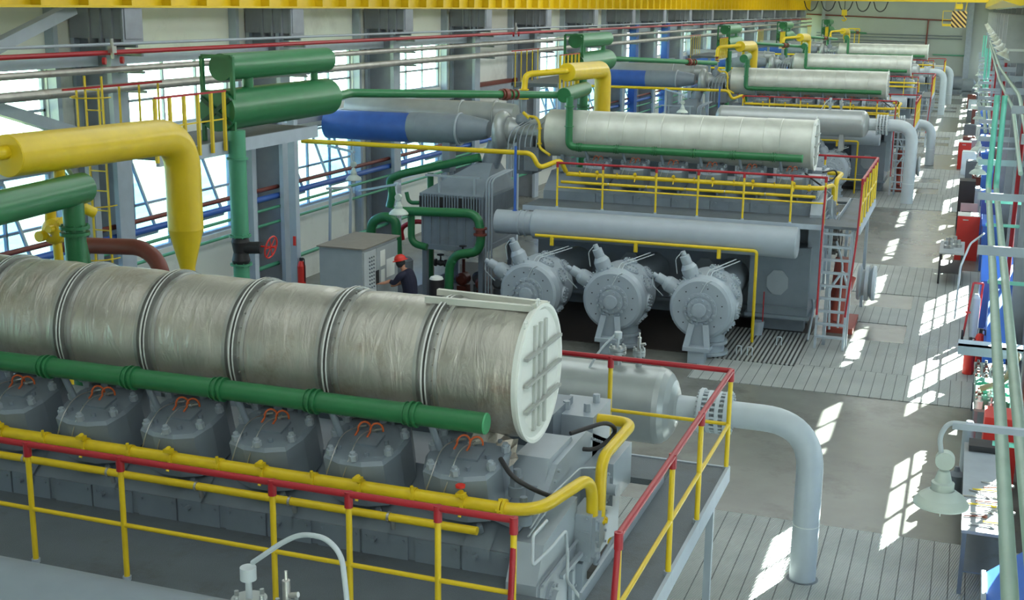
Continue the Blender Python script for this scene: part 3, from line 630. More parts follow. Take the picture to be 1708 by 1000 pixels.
    m.lathe(c, (1, 0, 0), [(-.1, .2), (.0, .3), (.25, .32), (.5, .2), (.6, .26), (.9, .3), (1.15, .38)], 28); m.build('volute', SILV, t)
    m = MB().lathe(L(-9.98, 1.9, 4.2), (0, 0, 1), [(0, .17), (.1, .2), (.25, .16), (.3, .08), (.66, .07)], 16).cyl(L(-9.98, 1.9, 4.1), L(-9.98, 1.9, 3.2), .1); m.build('regulator', GREY, t)
    for i in range(6):
        xx = -10.2 + i * .14; MB().tube([L(xx, 1.45, 3.2), L(xx + .02, 1.42, 3.9), L(xx + .1, 1.5, 4.15 + .04 * i), L(xx + .3, 1.7, 4.3)], .015, .1, n=6).build('oil_line', LGREY, t)
    MB().box(L(-9.75, 1.35, 3.2), L(-9.4, 2.4, 3.75)).box(L(-10.0, 1.5, 3.1), L(-9.6, 2.2, 4.0)).build('bearing_block', DGREY, t)
    if mid:
        MB().tube([L(-9.75, 1.6, 4.45), L(-9.5, 1.45, 4.45), L(-9.4, 1.4, 4.3), L(-9.4, 1.4, 3.75), L(-9.1, 1.3, 3.6)], .035, .1, n=10).flange(L(-9.4, 1.4, 4.2), (0, 0, 1), .06, .03).flange(L(-9.4, 1.4, 3.85), (0, 0, 1), .06, .03).tube([L(-9.85, 1.5, 4.55), L(-9.7, 1.5, 4.42)], .04).build('gas_branch', YEL, t)
    i_ = thing('intake_duct', 'air intake duct of the %s engine, bright blue then grey, running to the left wall' % nm, 'duct', L(-13, 1.9, 3.6), 'air intake ducts')
    MB().lathe(L(-12.9, 1.9, 4.02), (-1, 0, 0), [(0, .36), (2.3, .36)], 32).build('blue_section', BLUE, i_)
    MB().lathe(L(-10.85, 1.9, 4.07), (-1, 0, 0), [(0, .2), (.1, .24), (.7, .35), (.72, .35)], 32).build('cone', GREY, i_)
    MB().lathe(L(-11.55, 1.9, 4.04), (-1, 0, 0), [(0, .36), (1.1, .37), (1.13, .375), (1.36, .365)], 32).build('grey_section', GREY, i_)
    MB().tube([L(-11.6, 1.9 + .38 * math.cos(a), 4.04 + .38 * math.sin(a)) for a in [2 * PI * j / 28 for j in range(29)]], .03, n=8).build('ring', LGREY, i_)
    MB().box(L(-12.0, 1.7, 3.0), L(-11.8, 2.1, 3.72)).build('support', GREY, i_)
    j_ = thing('exhaust_duct', 'pale metal exhaust duct behind the blue one of the %s engine' % nm, 'duct', L(-13, 3.2, 4.1), 'pale exhaust ducts')
    m = MB().lathe(L(-10.6, 3.1, 4.3), (-1, 0, 0), [(0, .3), (.5, .34), (.52, .38), (.56, .38), (.58, .34), (1.4, .34), (1.42, .36), (1.46, .36), (1.48, .34), (4.6, .36)], 28); m.build('duct_shell', SILV, j_)
    # ---------------- yellow exhaust-gas riser over the drum
    y = thing('gas_riser', 'fat yellow gas pipe arching behind the %s engine drum and dropping through a tapered end' % nm, 'pipe', L(-9.15, 5, 4), 'fat yellow gas pipes')
    R_ = .22
    MB().tube([L(-9.22, 2.86, 5.43), L(-9.16, 5.84, 5.38), L(-9.16, 5.84, 4.2)], R_, .5 if k == 0 else .35, n=32, k=10).build('fat_pipe', YEL, y)
    MB().lathe(L(-9.16, 5.84, 4.2), (0, 0, -1), [(0, R_), (.5, .095), (.8, .09)], 12 if k == 0 else 16).flange(L(-9.16, 5.84, 3.46), (0, 0, 1), .14, .03).build('taper', YEL, y)
    MB().lathe(L(-9.22, 2.86, 5.43), (0, -1, 0), [(0, R_), (.015, R_ * .97), (.02, .09)], 32).build('end_plate', YEL, y)
    MB().tube([L(-9.22, 2.86, 5.47), L(-9.22, 2.75, 5.47), L(-9.98, 2.0, 5.4), L(-9.98, 1.9, 4.9)], .075, .16, n=16, k=8).flange(L(-9.98, 1.9, 5.05), (0, 0, 1), .12, .03).flange(L(-9.98, 1.9, 4.84), (0, 0, 1), .12, .03).build('thin_pipe', YEL, y)
    MB().cyl(L(-9.98, 1.9, 5.03), L(-9.98, 1.9, 4.86), .07).build('coupling', BROWN, y)
    MB().tube([L(-9.2, 3.6, 5.3), L(-9.2, 3.62, 4.9), L(-9.0, 3.9, 4.7)], .06, .1, n=12).build('stub', YEL, y)
    # ---------------- green vessels on their wall-side platform
    for j, (zc, r, lb_) in enumerate(((5.98, .215, 'upper'), (5.31, .33, 'lower'))):
        v = thing('green_vessel', '%s green water tank lying on the wall-side stand left of the %s engine' % (lb_, nm), 'tank', L(-11.2, 11.7, zc - r), 'green water tanks')
        dd0 = 9.95 if j == 0 else 9.8; dd1 = 13.5
        MB().lathe(L(-11.2, dd0, zc), (0, 1, 0), [(0, r - .02), (0, r), (dd1 - dd0 - .06, r), (dd1 - dd0, r - .06)], 32).build('shell', GRN, v)
        if j == 1:
            MB().bar(L(-11.2 - r * .8, dd0 - .01, zc - r * .6), L(-11.2 + r * .8, dd0 - .01, zc + r * .6), .06).bar(L(-11.2 - r * .8, dd0 - .012, zc + r * .6), L(-11.2 + r * .8, dd0 - .012, zc - r * .6), .06).build('end_cross', mat('deep_green_paint', (.015, .07, .035), .5), v)
        else:
            MB().cyl(L(-11.2, dd1 - .5, zc - .1), L(-11.2, dd1 - .5, 5.5), .07).build('connecting_leg', GRN, v); MB().cyl(L(-11.2, dd0 + .8, zc - .1), L(-11.2, dd0 + .8, 5.5), .09).build('connecting_leg', GRN, v)
            fr = MB()
            for xx in (-11.5, -10.95): fr.bar(L(xx, dd0 - .06, 4.72), L(xx, dd0 - .06, 6.15), .06)
            fr.bar(L(-11.5, dd0 - .06, 6.15), L(-10.95, dd0 - .06, 6.15), .06).bar(L(-11.5, dd0 - .06, 5.6), L(-10.95, dd0 - .06, 5.6), .05); fr.build('stand', GRN, v)
    p = thing('tank_platform', 'steel platform with railing carrying the green tanks left of the %s engine' % nm, 'platform', L(-11.5, 10, 0), 'tank platforms')
    MB().box(L(-12.5, 8.0, 4.72), L(-11.1, 12.8, 4.82)).build('deck', DECK, p)
    MB().box(L(-11.1, 8.0, 4.63), L(-11.04, 12.8, 4.84)).build('edge_beam', COLL, p); MB().box(L(-12.52, 8.0, 4.6), L(-12.46, 12.8, 4.82)).build('edge_beam', COLL, p)
    for (a, b) in ((-12.4, 12.7), (-12.4, 8.2)): MB().bar(L(a, b, 0), L(a, b, 4.7), .14).build('leg', COLL, p)
    for j in range(6): yy = 7.9 + .36 * j; MB().bar(L(-11.0, yy, 4.7), L(-11.0, yy, 5.62), .045).build('post', YEL, p)
    MB().bar(L(-11.0, 7.9, 5.63), L(-11.0, 9.75, 5.63), .03).build('handrail', RED, p)
    MB().bar(L(-11.0, 7.9, 5.2), L(-11.0, 9.75, 5.2), .02).build('mid_rail', YEL, p)
    for j in range(5): yy = 7.9 + .5 * j; MB().bar(L(-12.35, yy, 4.7), L(-12.35, yy, 5.7), .025).build('post', YEL, p)
    MB().bar(L(-12.35, 7.6, 5.72), L(-12.35, 10.0, 5.72), .03).build('handrail', RED, p)
    c = thing('cross_pipe', 'green pipe crossing overhead from the tanks beyond the %s engine' % nm, 'pipe', L(-10, 15, 5), 'overhead green pipes')
    MB().tube([L(-11.15, 13.4, 5.27), L(-11.3, 14.6, 5.3), L(-8.95, 20.3, 5.0)], .085, .15, n=14).build('pipe', GRN, c)
    q = L(-11.3, 14.6, 5.3).lerp(L(-8.95, 20.3, 5.0), .72); dq = L(-8.95, 20.3, 5.0) - L(-11.3, 14.6, 5.3)
    MB().flange(q, dq, .13, .12).flange(q + dq * .03, dq, .12, .03).flange(q + dq * .055, dq, .12, .03).flange(q - dq * .02, dq, .12, .03).build('coupling', BROWN, c)
    v = thing('standpipe', 'tall green standpipe with a black valve below the tanks beside the %s engine' % nm, 'pipe', L(-10.95, 9.95, 0), 'green standpipes')
    MB().cyl(L(-10.95, 9.95, 3.28), L(-10.95, 9.95, 5.0), .14).cyl(L(-10.95, 9.95, 0), L(-10.95, 9.95, 2.83), .13).flange(L(-10.95, 9.95, 4.55), (0, 0, 1), .17, .03).flange(L(-10.95, 9.95, 3.3), (0, 0, 1), .18, .03, 8).flange(L(-10.95, 9.95, 2.83), (0, 0, 1), .18, .03, 8).build('riser', TGRN if k == 0 else GRN, v)
    MB().lathe(L(-10.95, 9.95, 2.8), (0, 0, 1), [(0, .12), (.1, .15), (.22, .12), (.4, .15), (.5, .12)], 16).cyl(L(-10.95, 9.95, 3.1), L(-10.6, 10.0, 3.12), .1).build('valve_body', BLACK, v)
    m = MB().tube([L(-10.42, 10.0, 3.14) + Vector((.04 * math.sin(a), .18 * math.cos(a), .18 * math.sin(a))) for a in [2 * PI * j / 16 for j in range(17)]], .014, n=6)
    for j in range(3): a = PI * j / 3; dv = Vector((.04 * math.sin(a), .18 * math.cos(a), .18 * math.sin(a))); m.bar(L(-10.42, 10.0, 3.14) - dv, L(-10.42, 10.0, 3.14) + dv, .014)
    m.cyl(L(-10.6, 10, 3.14), L(-10.34, 10, 3.14), .015); m.build('handwheel', BRED, v)
    # long thin yellow gas line from the wall to the engine
    if k:
        y2 = thing('gas_line', 'thin yellow gas line from the left wall to the header of the %s engine' % nm, 'pipe', L(-12, 0, 3.7), 'thin yellow gas lines')
        MB().tube([L(-14.9, .0, 3.78), L(-9.1, .0, 3.78), L(-8.95, .05, 3.45), L(-8.6, .5, 3.6), L(-8.6, .95, 3.3)], .055, .15, n=12).build('pipe', YEL, y2)
        b = thing('blue_drain', 'slim blue upright pipe at the left end of the %s engine walkway' % nm, 'pipe', L(-9.4, -.25, 2.42), 'blue drains')
        MB().cyl(L(-9.4, -.25, 2.42), L(-9.4, -.25, 3.95), .03).flange(L(-9.4, -.25, 2.48), (0, 0, 1), .06, .08, n=8).build('pipe', BLUE, b)
for k in range(5): unit(k)
# ================================================================ compressors
def compressor(cx, Y, z, label, group):
    c = Vector((cx, Y, z)); t = thing('compressor_cylinder', label, 'compressor', (cx, Y + .5, 0), group)
    MB().lathe(c, (0, 1, 0), [(0, .57), (.04, .625), (.08, .63)], 40).lathe(c + Vector((0, .08, 0)), (0, 1, 0), [(0, .63), (.1, .67), (1.0, .67), (1.25, .57), (1.5, .42), (2.0, .38), (3.5, .4)], 40).build('body', LGREY, t)
    h = MB().lathe(c, (0, -1, 0), [(-.01, .34), (.03, .34), (.04, .25), (.09, .25), (.1, .15), (.16, .14), (.17, .04)], 28)
    for i in range(18): a = 2 * PI * i / 18; p = c + Vector((math.cos(a), 0, math.sin(a))) * .295; h.cyl(p, p + Vector((0, -.08, 0)), .028, n=6)
    for i in range(10): a = 2 * PI * i / 10; p = c + Vector((math.cos(a), 0, math.sin(a))) * .2; h.cyl(p, p + Vector((0, -.13, 0)), .026, n=6)
    h.build('hub', LGREY, t)
    h = MB()
    for i in range(12): a = 2 * PI * (i + .4) / 12; p = c + Vector((math.cos(a), 0, math.sin(a))) * .45; h.cyl(p, p + Vector((0, -.008, 0)), .014, n=8)
    h.build('bolt_hole', BLACK, t)
    for a_, yy, r in ((66, .42, .165), (30, .5, .17), (80, .98, .14), (42, 1.0, .14), (-6, .45, .17), (-42, .5, .17), (-145, .5, .17)):
        a = math.radians(a_); d = Vector((math.cos(a), 0, math.sin(a))); p = c + Vector((0, yy, 0)) + d * .62; r *= 1.12
        m = MB().cyl(p, p + d * .075, r, r * .95); u = Vector((0, 1, 0)); w = d.cross(u)
        for i in range(12): b = 2 * PI * i / 12; q = p + (u * math.cos(b) + w * math.sin(b)) * r * .76; m.cyl(q, q + d * .105, .02, n=6)
        m.build('valve_cover', LGREY, t)
    for a_, yy in ((112, .35), (150, .35)):
        a = math.radians(a_); d = Vector((math.cos(a), -.12, math.sin(a))).normalized(); p = c + Vector((0, yy, 0)) + d * .55
        m = MB().lathe(p, d, [(0, .22), (.1, .21), (.11, .17), (.3, .165), (.38, .12), (.385, .105), (.56, .1), (.57, .055), (.66, .05)], 20); u, w = perp(d)
        for i in range(8): b = 2 * PI * i / 8; q = p + (u * math.cos(b) + w * math.sin(b)) * .185; m.cyl(q, q + d * .15, .022, n=6)
        o = m.build('valve_actuator', LGREY, t)
        MB().tube([p + d * .55, p + d * .66 + u * .05, p + d * .55 + w * .2, p + d * .25 + w * .28], .011, .05, n=6).build('air_line', PALE, o)
    m = MB().tube([c + Vector((.2, .02, .6)), c + Vector((.1, .0, .55)), c + Vector((-.02, -.02, .3)), c + Vector((0, -.05, .12))], .011, .05, n=6)
    m.tube([c + Vector((.5, 1.5, .75)), c + Vector((.16, .3, .72)), c + Vector((.12, -.01, .5))], .012, .06, n=6).tube([c + Vector((.42, 1.5, .78)), c + Vector((.08, .3, .74)), c + Vector((.03, -.01, .5))], .012, .06, n=6)
    m.build('air_line', PALE, t)
    m = MB().prism([(cx - .13, z - .25), (cx + .13, z - .25), (cx + .24, .32), (cx - .24, .32)], 'y', Y - .05, Y - .02)
    m.bar(c + Vector((-.14, -.08, -.3)), (cx - .22, Y - .2, .32), .04, .12).bar(c + Vector((.14, -.08, -.3)), (cx + .22, Y - .2, .32), .04, .12)
    m.box((cx - .27, Y - .28, .26), (cx + .27, Y + .1, .34)).box((cx - .17, Y - .22, 0), (cx + .17, Y + .05, .26)); m.build('pedestal', LGREY, t)
    MB().cyl((cx + .1, Y + .6, 0), (cx + .1, Y + .6, z - .5), .32).flange((cx + .1, Y + .6, .08), (0, 0, 1), .4, .06, 12).flange((cx + .1, Y + .6, .3), (0, 0, 1), .38, .06, 12).build('discharge_nozzle', LGREY, t)
    return t
for k in (1, 2):
    Y = Y0S[k] - 2.1
    names = ['rightmost', 'middle', 'leftmost']
    r = compressor(-4.75, Y, 1.08, 'round pale grey compressor cylinder, rightmost of the three before the %s engine' % ORD[k], 'compressor cylinders of the %s engine' % ORD[k])
    for j in (1, 2): copy_thing(r, (-1.84 * j, 0, 0), 'round pale grey compressor cylinder, %s of the three before the %s engine' % (names[j], ORD[k]))
    t = thing('valve_air_rail', 'yellow rail pipe above the compressor cylinders of the %s engine' % ORD[k], 'pipe', (-6, Y0S[k] - .6, 2), 'yellow rails over the compressors')
    MB().tube([(-8.79, Y0S[k] - .6, 2.05), (-3.91, Y0S[k] - .6, 2.07), (-3.95, Y0S[k] - .3, .03)], .035, .08, n=10).build('rail', YEL, t)
    for xx in (-8.4, -6.5, -4.7): MB().cyl((xx, Y0S[k] - .6, 2.05), (xx, Y0S[k] - .6, 1.85), .045).build('stub', YEL, t)
# ================================================================ pressure vessels with elbow pipes
def vessel(Y, z, x1, x0, r, pxx, px_r, lab, lab2, noz=None, bolts=24, foot=None):
    t = thing('pressure_vessel', lab, 'vessel', ((x0 + x1) / 2, Y, z - r), 'horizontal pressure vessels')
    m = MB().lathe((x0, Y, z), (1, 0, 0), [(0, r), (x1 - x0, r)], 40, False).dome((x1, Y, z), (1, 0, 0), r, r * .55, 40).dome((x0, Y, z), (-1, 0, 0), r, r * .55, 40)
    m.build('shell', SILV if Y > 10 else GREY, t); MB().lathe((x1 - .03, Y, z), (1, 0, 0), [(0, r + .004), (.03, r + .004)], 40, False).build('weld_band', SILV, t)
    for xx in (x0 + .6, x1 - .7):
        MB().box((xx - .08, Y - .3, z - r - (z - r if z < 2.4 else .5)), (xx + .08, Y + .3, z - r * .8)).build('saddle', SILV, t)
    z_ = z
    for j, xn in enumerate(noz or ()):
        if Y < 10: z = z_ - .1
        big = j == 0; R = .055 if big else .04
        n_ = MB().cyl((xn, Y, z + r * .8), (xn, Y, z + r + .14), R).flange((xn, Y, z + r + .16), (0, 0, 1), R * 2, .04).flange((xn, Y, z + r + .2), (0, 0, 1), R * 2, .03)
        for q in range(6): a = q * PI / 3; n_.cyl((xn + R * 1.6 * math.cos(a), Y + R * 1.6 * math.sin(a), z + r + .12), (xn + R * 1.6 * math.cos(a), Y + R * 1.6 * math.sin(a), z + r + .25), .014, n=6)
        nn = n_.build('nozzle', SILV, t)
        if big:
            MB().cyl((xn, Y, z + r + .2), (xn, Y, z + r + .34), .02).cyl((xn, Y, z + r + .34), (xn, Y, z + r + .42), .05).build('sensor_head', PALE, nn)
            MB().tube([at(421, 938, y=6.1), at(472, 903, y=6.05), at(505, 889, y=6.02), at(545, 897, y=5.98), at(570, 925, y=5.95), at(580, 1010, y=5.9), at(584, 1100, y=5.9)] if Y < 10 else [(xn - .04, Y, z + r + .38), (xn - .2, Y - .1, z + r + .2), (xn - .35, Y - .2, z + r - .1), (xn - .35, Y - .3, z - .9)], .016, .12, n=8).build('conduit', PALE, nn)
        else:
            MB().cyl((xn, Y, z + r + .2), (xn, Y, z + r + .38), .025, n=8).cyl((xn, Y, z + r + .28), (xn + .08, Y, z + r + .3), .018, n=8).cyl((xn, Y, z + r + .38), (xn, Y, z + r + .44), .01, n=6).build('gauge_valve', STEEL, nn)
    z = z_
    e = thing('elbow_pipe', lab2, 'pipe', (pxx, Y, 0), 'elbow pipes standing on the floor')
    MB().tube([(x1 + r * .5, Y, z), (pxx, Y, z), (pxx, Y, .012)], px_r, .62, n=32, k=12).build('pipe', PALE, e)
    MB().flange((pxx, Y, .75), (0, 0, 1), px_r + .003, .012).build('weld_ring', WHITE, e)
    fx = x1 + r * .55 + .28
    m = MB(); R = px_r * 1.75
    for j in range(4): m.flange((fx + .11 * j, Y, z), (1, 0, 0), R - (.02 if j in (1, 2) else 0), .05, 0)
    m.build('flange', PALE, e)
    m = MB()
    for i in range(bolts):
        a = 2 * PI * i / bolts; c = Vector((fx - .05, Y + R * .87 * math.cos(a), z + R * .87 * math.sin(a))); m.cyl(c, c + Vector((.43, 0, 0)), .016, n=6)
    m.build('bolt_ring', PALE, e)
    if foot: MB().lathe((pxx, Y, .0), (0, 0, 1), [(0, px_r + .05), (.02, px_r + .02)], 32).build('floor_collar', DGREY, e)
vessel(15.05, 2.06, -3.38, -8.6, .49, -1.46, .165, 'silver-grey horizontal vessel with nozzles beyond the nearest engine', 'thick pale grey elbow pipe standing in the foreground floor at lower right', (-3.95, -3.67), foot=True)
vessel(6.1, 2.85, -3.6, -8.5, .5, -1.2, .165, 'grey vessel at the lower left corner in front of the nearest engine', 'pale elbow pipe of the lower left vessel, out at the bottom edge', (-3.86, -3.6))
vessel(48.6, 2.86, -3.7, -8.9, .5, -1.9, .22, 'long grey vessel lying just before the third engine', 'pale blue-grey elbow pipe on the floor before the third engine', (-4.9, -4.5))
vessel(61.4, 1.9, -3.7, -8.6, .5, -1.55, .2, 'grey vessel between the third and fourth engines', 'pale elbow pipe on the floor between the third and fourth engines', None)
vessel(92.0, 2.9, -3.7, -8.6, .5, -1.85, .22, 'grey vessel just before the fifth engine', 'first of the two far pale elbow pipes near the fifth engine', None)
vessel(103.0, 2.7, -3.7, -8.6, .5, -1.6, .22, 'farthest grey vessel beyond the fifth engine', 'farthest pale elbow pipe, near the end wall', None)
# ================================================================ aftercooler blocks and green pipework
def cooler(k):
    Y = Y0S[k]; f0, f1, x0, x1 = Y + .7, Y + 2.9, -12.1, -10.55
    t = thing('cooler', 'big dark grey ribbed air cooler with pyramid hood left of the %s engine' % ORD[k], 'cooler', ((x0 + x1) / 2, f0 + 1, 0), 'air coolers')
    MB().box((x0, f0, 1.35), (x1, f1, 2.1)).box((x0 - .04, f0 - .04, 2.1), (x1 + .04, f1, 2.62)).build('casing', GREY, t)
    MB().box((x0 - .045, f0 - .05, 2.15), (x1 - .02, f0 - .041, 2.55)).build('fin_gap_shade', BLACK, t)  # flat black sheet: shade between the ribs put into the colour
    m = MB()
    for i in range(22):
        if i in (7, 14): continue
        x = x0 + .06 + i * (x1 - x0 - .1) / 21; m.box((x - .014, f0 - .1, 2.1), (x + .014, f0 - .03, 2.6))
    for i in range(30): y = f0 + .05 + i * .072; m.box((x1 + .03, y - .012, 2.12), (x1 + .09, y + .012, 2.56))
    m.build('rib_pack', GREY, t)
    m = MB()
    for x in [x0 + .22 * j for j in range(8)]: m.box((x, f0 - .03, 1.4), (x + .03, f0, 2.1))
    m.box((x0 - .06, f0 - .06, 1.28), (x1 + .06, f1, 1.4)); m.build('frame', GREY, t)
    m = MB(); b = [(x0 - .04, f0 - .04), (x1 + .04, f0 - .04), (x1 + .04, f1), (x0 - .04, f1)]; tp = [(-11.05, Y + 1.6), (-10.65, Y + 1.6), (-10.65, Y + 2.1), (-11.05, Y + 2.1)]
    B = [Vector((x, y, 2.62)) for x, y in b]; T = [Vector((x, y, 3.3)) for x, y in tp]
    for i in range(4): m.poly([B[i], B[(i + 1) % 4], T[(i + 1) % 4], T[i]])
    m.cyl((-10.8, Y + 1.85, 3.2), (-10.65, Y + 1.9, 3.75), .22); m.build('hood', GREY, t)
    m = MB().bar((x0 + .1, f0, 3.05), (x1 - .05, f0, 3.05), .05)
    for x in (x0 + .45, x1 - .2): m.bar((x, f0 + .02, 2.62), (x, f0, 3.05), .05)
    m.build('handrail', LGREY, t)
    for x in (x0 + .05, x1 - .05):
        for y in (f0 + .1, f1 - .1): MB().bar((x, y, 0), (x, y, 1.3), .12).build('leg', GREY, t)
    for j in range(3): MB().tube([(x1 + .12 + .07 * j, f0 - .05, .2), (x1 + .12 + .07 * j, f0 - .05, 3.05), (x1 + .5 + .07 * j, f0 + .3, 3.25)], .025, .15, n=8).build('conduit', LGREY, t)
for k in (1, 2, 3): cooler(k)
def gp(pts, y, r, label, name='water_pipe', R=.2, m=GRN, fl=(), drop=True):
    t = thing(name, label, 'pipe', at(*pts[0], y=y)); P_ = [at(*p, y=y) for p in pts]
    if P_[-1].z > .3 and drop: P_.append(Vector((P_[-1].x, y, .02)))
    MB().tube(P_, r, R, n=14, k=6).build('pipe', m, t)
    for a in fl: c = at(*a, y=y); MB().lathe(c - Vector((0, 0, .09)), (0, 0, 1), [(0, r * 1.5), (.04, r * 1.5), (.05, r * 1.1), (.13, r * 1.1), (.14, r * 1.5), (.18, r * 1.5)], 14).build('coupling', BROWN, t)
    return t
gp([(657, 352), (688, 352), (797, 356), (803, 398), (797, 420), (762, 424), (750, 440), (748, 500)], 26.4, .105, 'green water pipe bending down in front of the ribbed cooler', R=.3, fl=((801, 386),))
gp([(686, 356), (686, 405), (712, 412)], 26.6, .085, 'short green branch pipe hanging under the cooler pipe', drop=False)
gp([(618, 400), (620, 370), (640, 360), (660, 366), (663, 420)], 27.2, .12, 'green pipe arch just behind the control cabinet', R=.35)
gp([(650, 345), (655, 320), (648, 300), (668, 290), (800, 262)], 28.2, .1, 'green pipe running back under the blue wall pipe towards the window', R=.2, drop=False)
t = gp([(678, 320), (682, 338), (705, 338)], 28.0, .05, 'small green pipe with black valves beside the cooler', drop=False)
gp([(718, 288), (718, 335)], 28.4, .08, 'short green upright pipe left of the cooler hood')
gp([(672, 400), (668, 380), (690, 368), (720, 372)], 28.6, .06, 'dark red hooped pipe between the green pipes near the cooler', m=RED, name='fire_pipe')
for (px, py, y, lab) in ((735, 438, 27.5, 'small black-handled valve low between the cooler legs'), (772, 424, 27.0, 'brown flanged valve under the cooler pipe')):
    p = at(px, py, y=y); t = thing('gate_valve', lab, 'valve', p); MB().lathe(p + Vector((-.15, 0, 0)), (1, 0, 0), [(0, .09), (.04, .09), (.05, .05), (.15, .08), (.25, .05), (.26, .09), (.3, .09)], 14).build('body', BLACK, t); MB().cyl(p, p + Vector((0, 0, .2)), .02).flange(p + Vector((0, 0, .2)), (0, 0, 1), .09, .02).build('handwheel', BLACK, t)
gp([(108, 408), (235, 412), (262, 432), (274, 470)], 14.0, .11, 'red-brown pipe curving down behind the foil-wrapped drum', name='oil_return_pipe', R=.35, m=BROWN)
# yellow regulator behind the drum at the left
p = at(92, 385, y=13.2); t = thing('gas_regulator', 'knobbly yellow gas regulator behind the foil drum at the left', 'regulator', p)
MB().lathe(p + Vector((0, -.12, 0)), (0, 1, 0), [(0, .08), (.02, .13), (.06, .17), (.2, .17), (.26, .12), (.28, .05)], 20).cyl(p + Vector((.1, .0, .1)), p + Vector((.22, -.1, .16)), .06).cyl(p + Vector((-.1, -.12, -.05)), p + Vector((-.1, -.2, -.05)), .07).cyl(p + Vector((.06, -.12, .06)), p + Vector((.06, -.2, .06)), .05).build('body', YEL, t)
q_ = at(104, 470, y=13.2); MB().cyl(at(84, 305, y=13.2), at(84, 370, y=13.2), .07).tube([at(95, 400, y=13.2), at(98, 430, y=13.2), q_, Vector((q_.x, 13.2, .02))], .06).build('gas_pipe', YEL, t)
MB().cyl(p + Vector((0, -.13, 0)), p + Vector((.18, -.3, .0)), .014).build('lever', STEEL, t)
for i, (px, py, r, h, m_, nm, lab) in enumerate(((728, 478, .17, .95, BLACK, 'oil_drum', 'black drum with pale lid standing left of the cooler legs'), (668, 440, .3, 1.1, DGREY, 'filter_housing', 'dark grey filter housing behind the worker'))):
    p = at(px, py, y=25.6 + i); t = thing(nm, lab, 'drum', (p.x, p.y, 0)); MB().lathe((p.x, p.y, 0), (0, 0, 1), [(0, r), (h, r)], 20).build('shell', m_, t); MB().lathe((p.x, p.y, h), (0, 0, 1), [(0, r * .95), (.05, r * .8), (.08, r * .3)], 16).build('lid', WHITE if i == 0 else m_, t)
random.seed(21)
for i in range(6):
    x = -11.7 + .32 * i; y = 27.9 + .3 * (i % 3); t = thing('pump', '%s pump under the ribbed cooler, place %d from the left' % (('dark', 'red-brown')[i % 2], i + 1), 'pump', (x, y, 0), 'pumps under the cooler')
    MB().box((x - .12, y - .15, 0), (x + .12, y + .15, .25)).lathe((x, y - .2, .42), (0, 1, 0), [(0, .1), (.05, .16), (.3, .16), (.35, .08)], 14).cyl((x, y, .4), (x, y, .9), .04).build('body', (DGREY, BROWN)[i % 2], t)
# ================================================================ control cabinet, worker, extinguisher
cb = thing('control_cabinet', 'pale grey control cabinet with papers taped on its panel beside the worker', 'cabinet', (-12.1, 23.9, 0))
MB().box((-12.62, 23.15, 0), (-11.62, 24.85, 2.0)).build('body', mat('cabinet_grey', (.33, .37, .38), .5), cb)
MB().box((-12.66, 23.1, 2.0), (-11.56, 24.9, 2.03)).build('top', mat('dusty_top', (.22, .2, .165), .8), cb)
MB().box((-11.62, 23.18, .1), (-11.59, 23.75, 1.93)).build('door', mat('door_grey', (.42, .46, .47), .5), cb)
MB().box((-11.62, 23.78, .1), (-11.59, 24.82, 1.93)).build('door', mat('cabinet_grey', (.33, .37, .38), .5), cb)
s = MB()
for zz in (1.78, 1.7, 1.62, 1.54, 1.46, 1.38, 1.3, 1.22, 1.14):
    for yy in (23.42, 23.52, 23.62): s.cyl((-11.59, yy, zz), (-11.565, yy, zz), .018, n=8)
s.build('indicator', DGREY, cb, kind='stuff')
for (a, b, c, d) in ((23.95, 24.18, 1.5, 1.84), (24.25, 24.65, 1.2, 1.6), (23.98, 24.15, 1.1, 1.42)): MB().box((-11.59, a, c), (-11.583, b, d)).build('paper', WHITE, cb)
MB().box((-11.59, 23.72, 1.15), (-11.57, 23.85, 1.45)).build('display', BLACK, cb)
dk = thing('desk', 'small desk with open papers right of the control cabinet', 'desk', (-11.3, 23.5, 0))
MB().box((-11.55, 23.25, .92), (-11.0, 23.9, .97)).build('desk_top', mat('desk_paint', (.4, .43, .42), .5), dk)
for x, y in ((-11.5, 23.3), (-11.05, 23.3), (-11.5, 23.85), (-11.05, 23.85)): MB().bar((x, y, 0), (x, y, .92), .05).build('leg', DGREY, dk)
one(MB().box((-11.42, 23.4, .97), (-11.12, 23.62, .985)), 'notebook', WHITE, 'open white notebook lying on the small desk', 'notebook')
def skin(name, pts, edges, radii, m, parent, sub=2):
    org = ORG[parent.name]; me = bpy.data.meshes.new(name); me.from_pydata([tuple(Vector(p) - org) for p in pts], edges, []); me.update()
    o = bpy.data.objects.new(name, me); COL.objects.link(o); o.parent = parent; me.materials.append(m); ORG[o.name] = org
    md = o.modifiers.new('skin', 'SKIN'); md.use_smooth_shade = True
    sv = me.skin_vertices[0].data if me.skin_vertices else None
    if sv is None:
        return o
    for i, r in enumerate(radii): sv[i].radius = (r if isinstance(r, tuple) else (r, r)); sv[i].use_root = (i == 0)
    su = o.modifiers.new('sub', 'SUBSURF'); su.levels = sub; su.render_levels = sub; return o
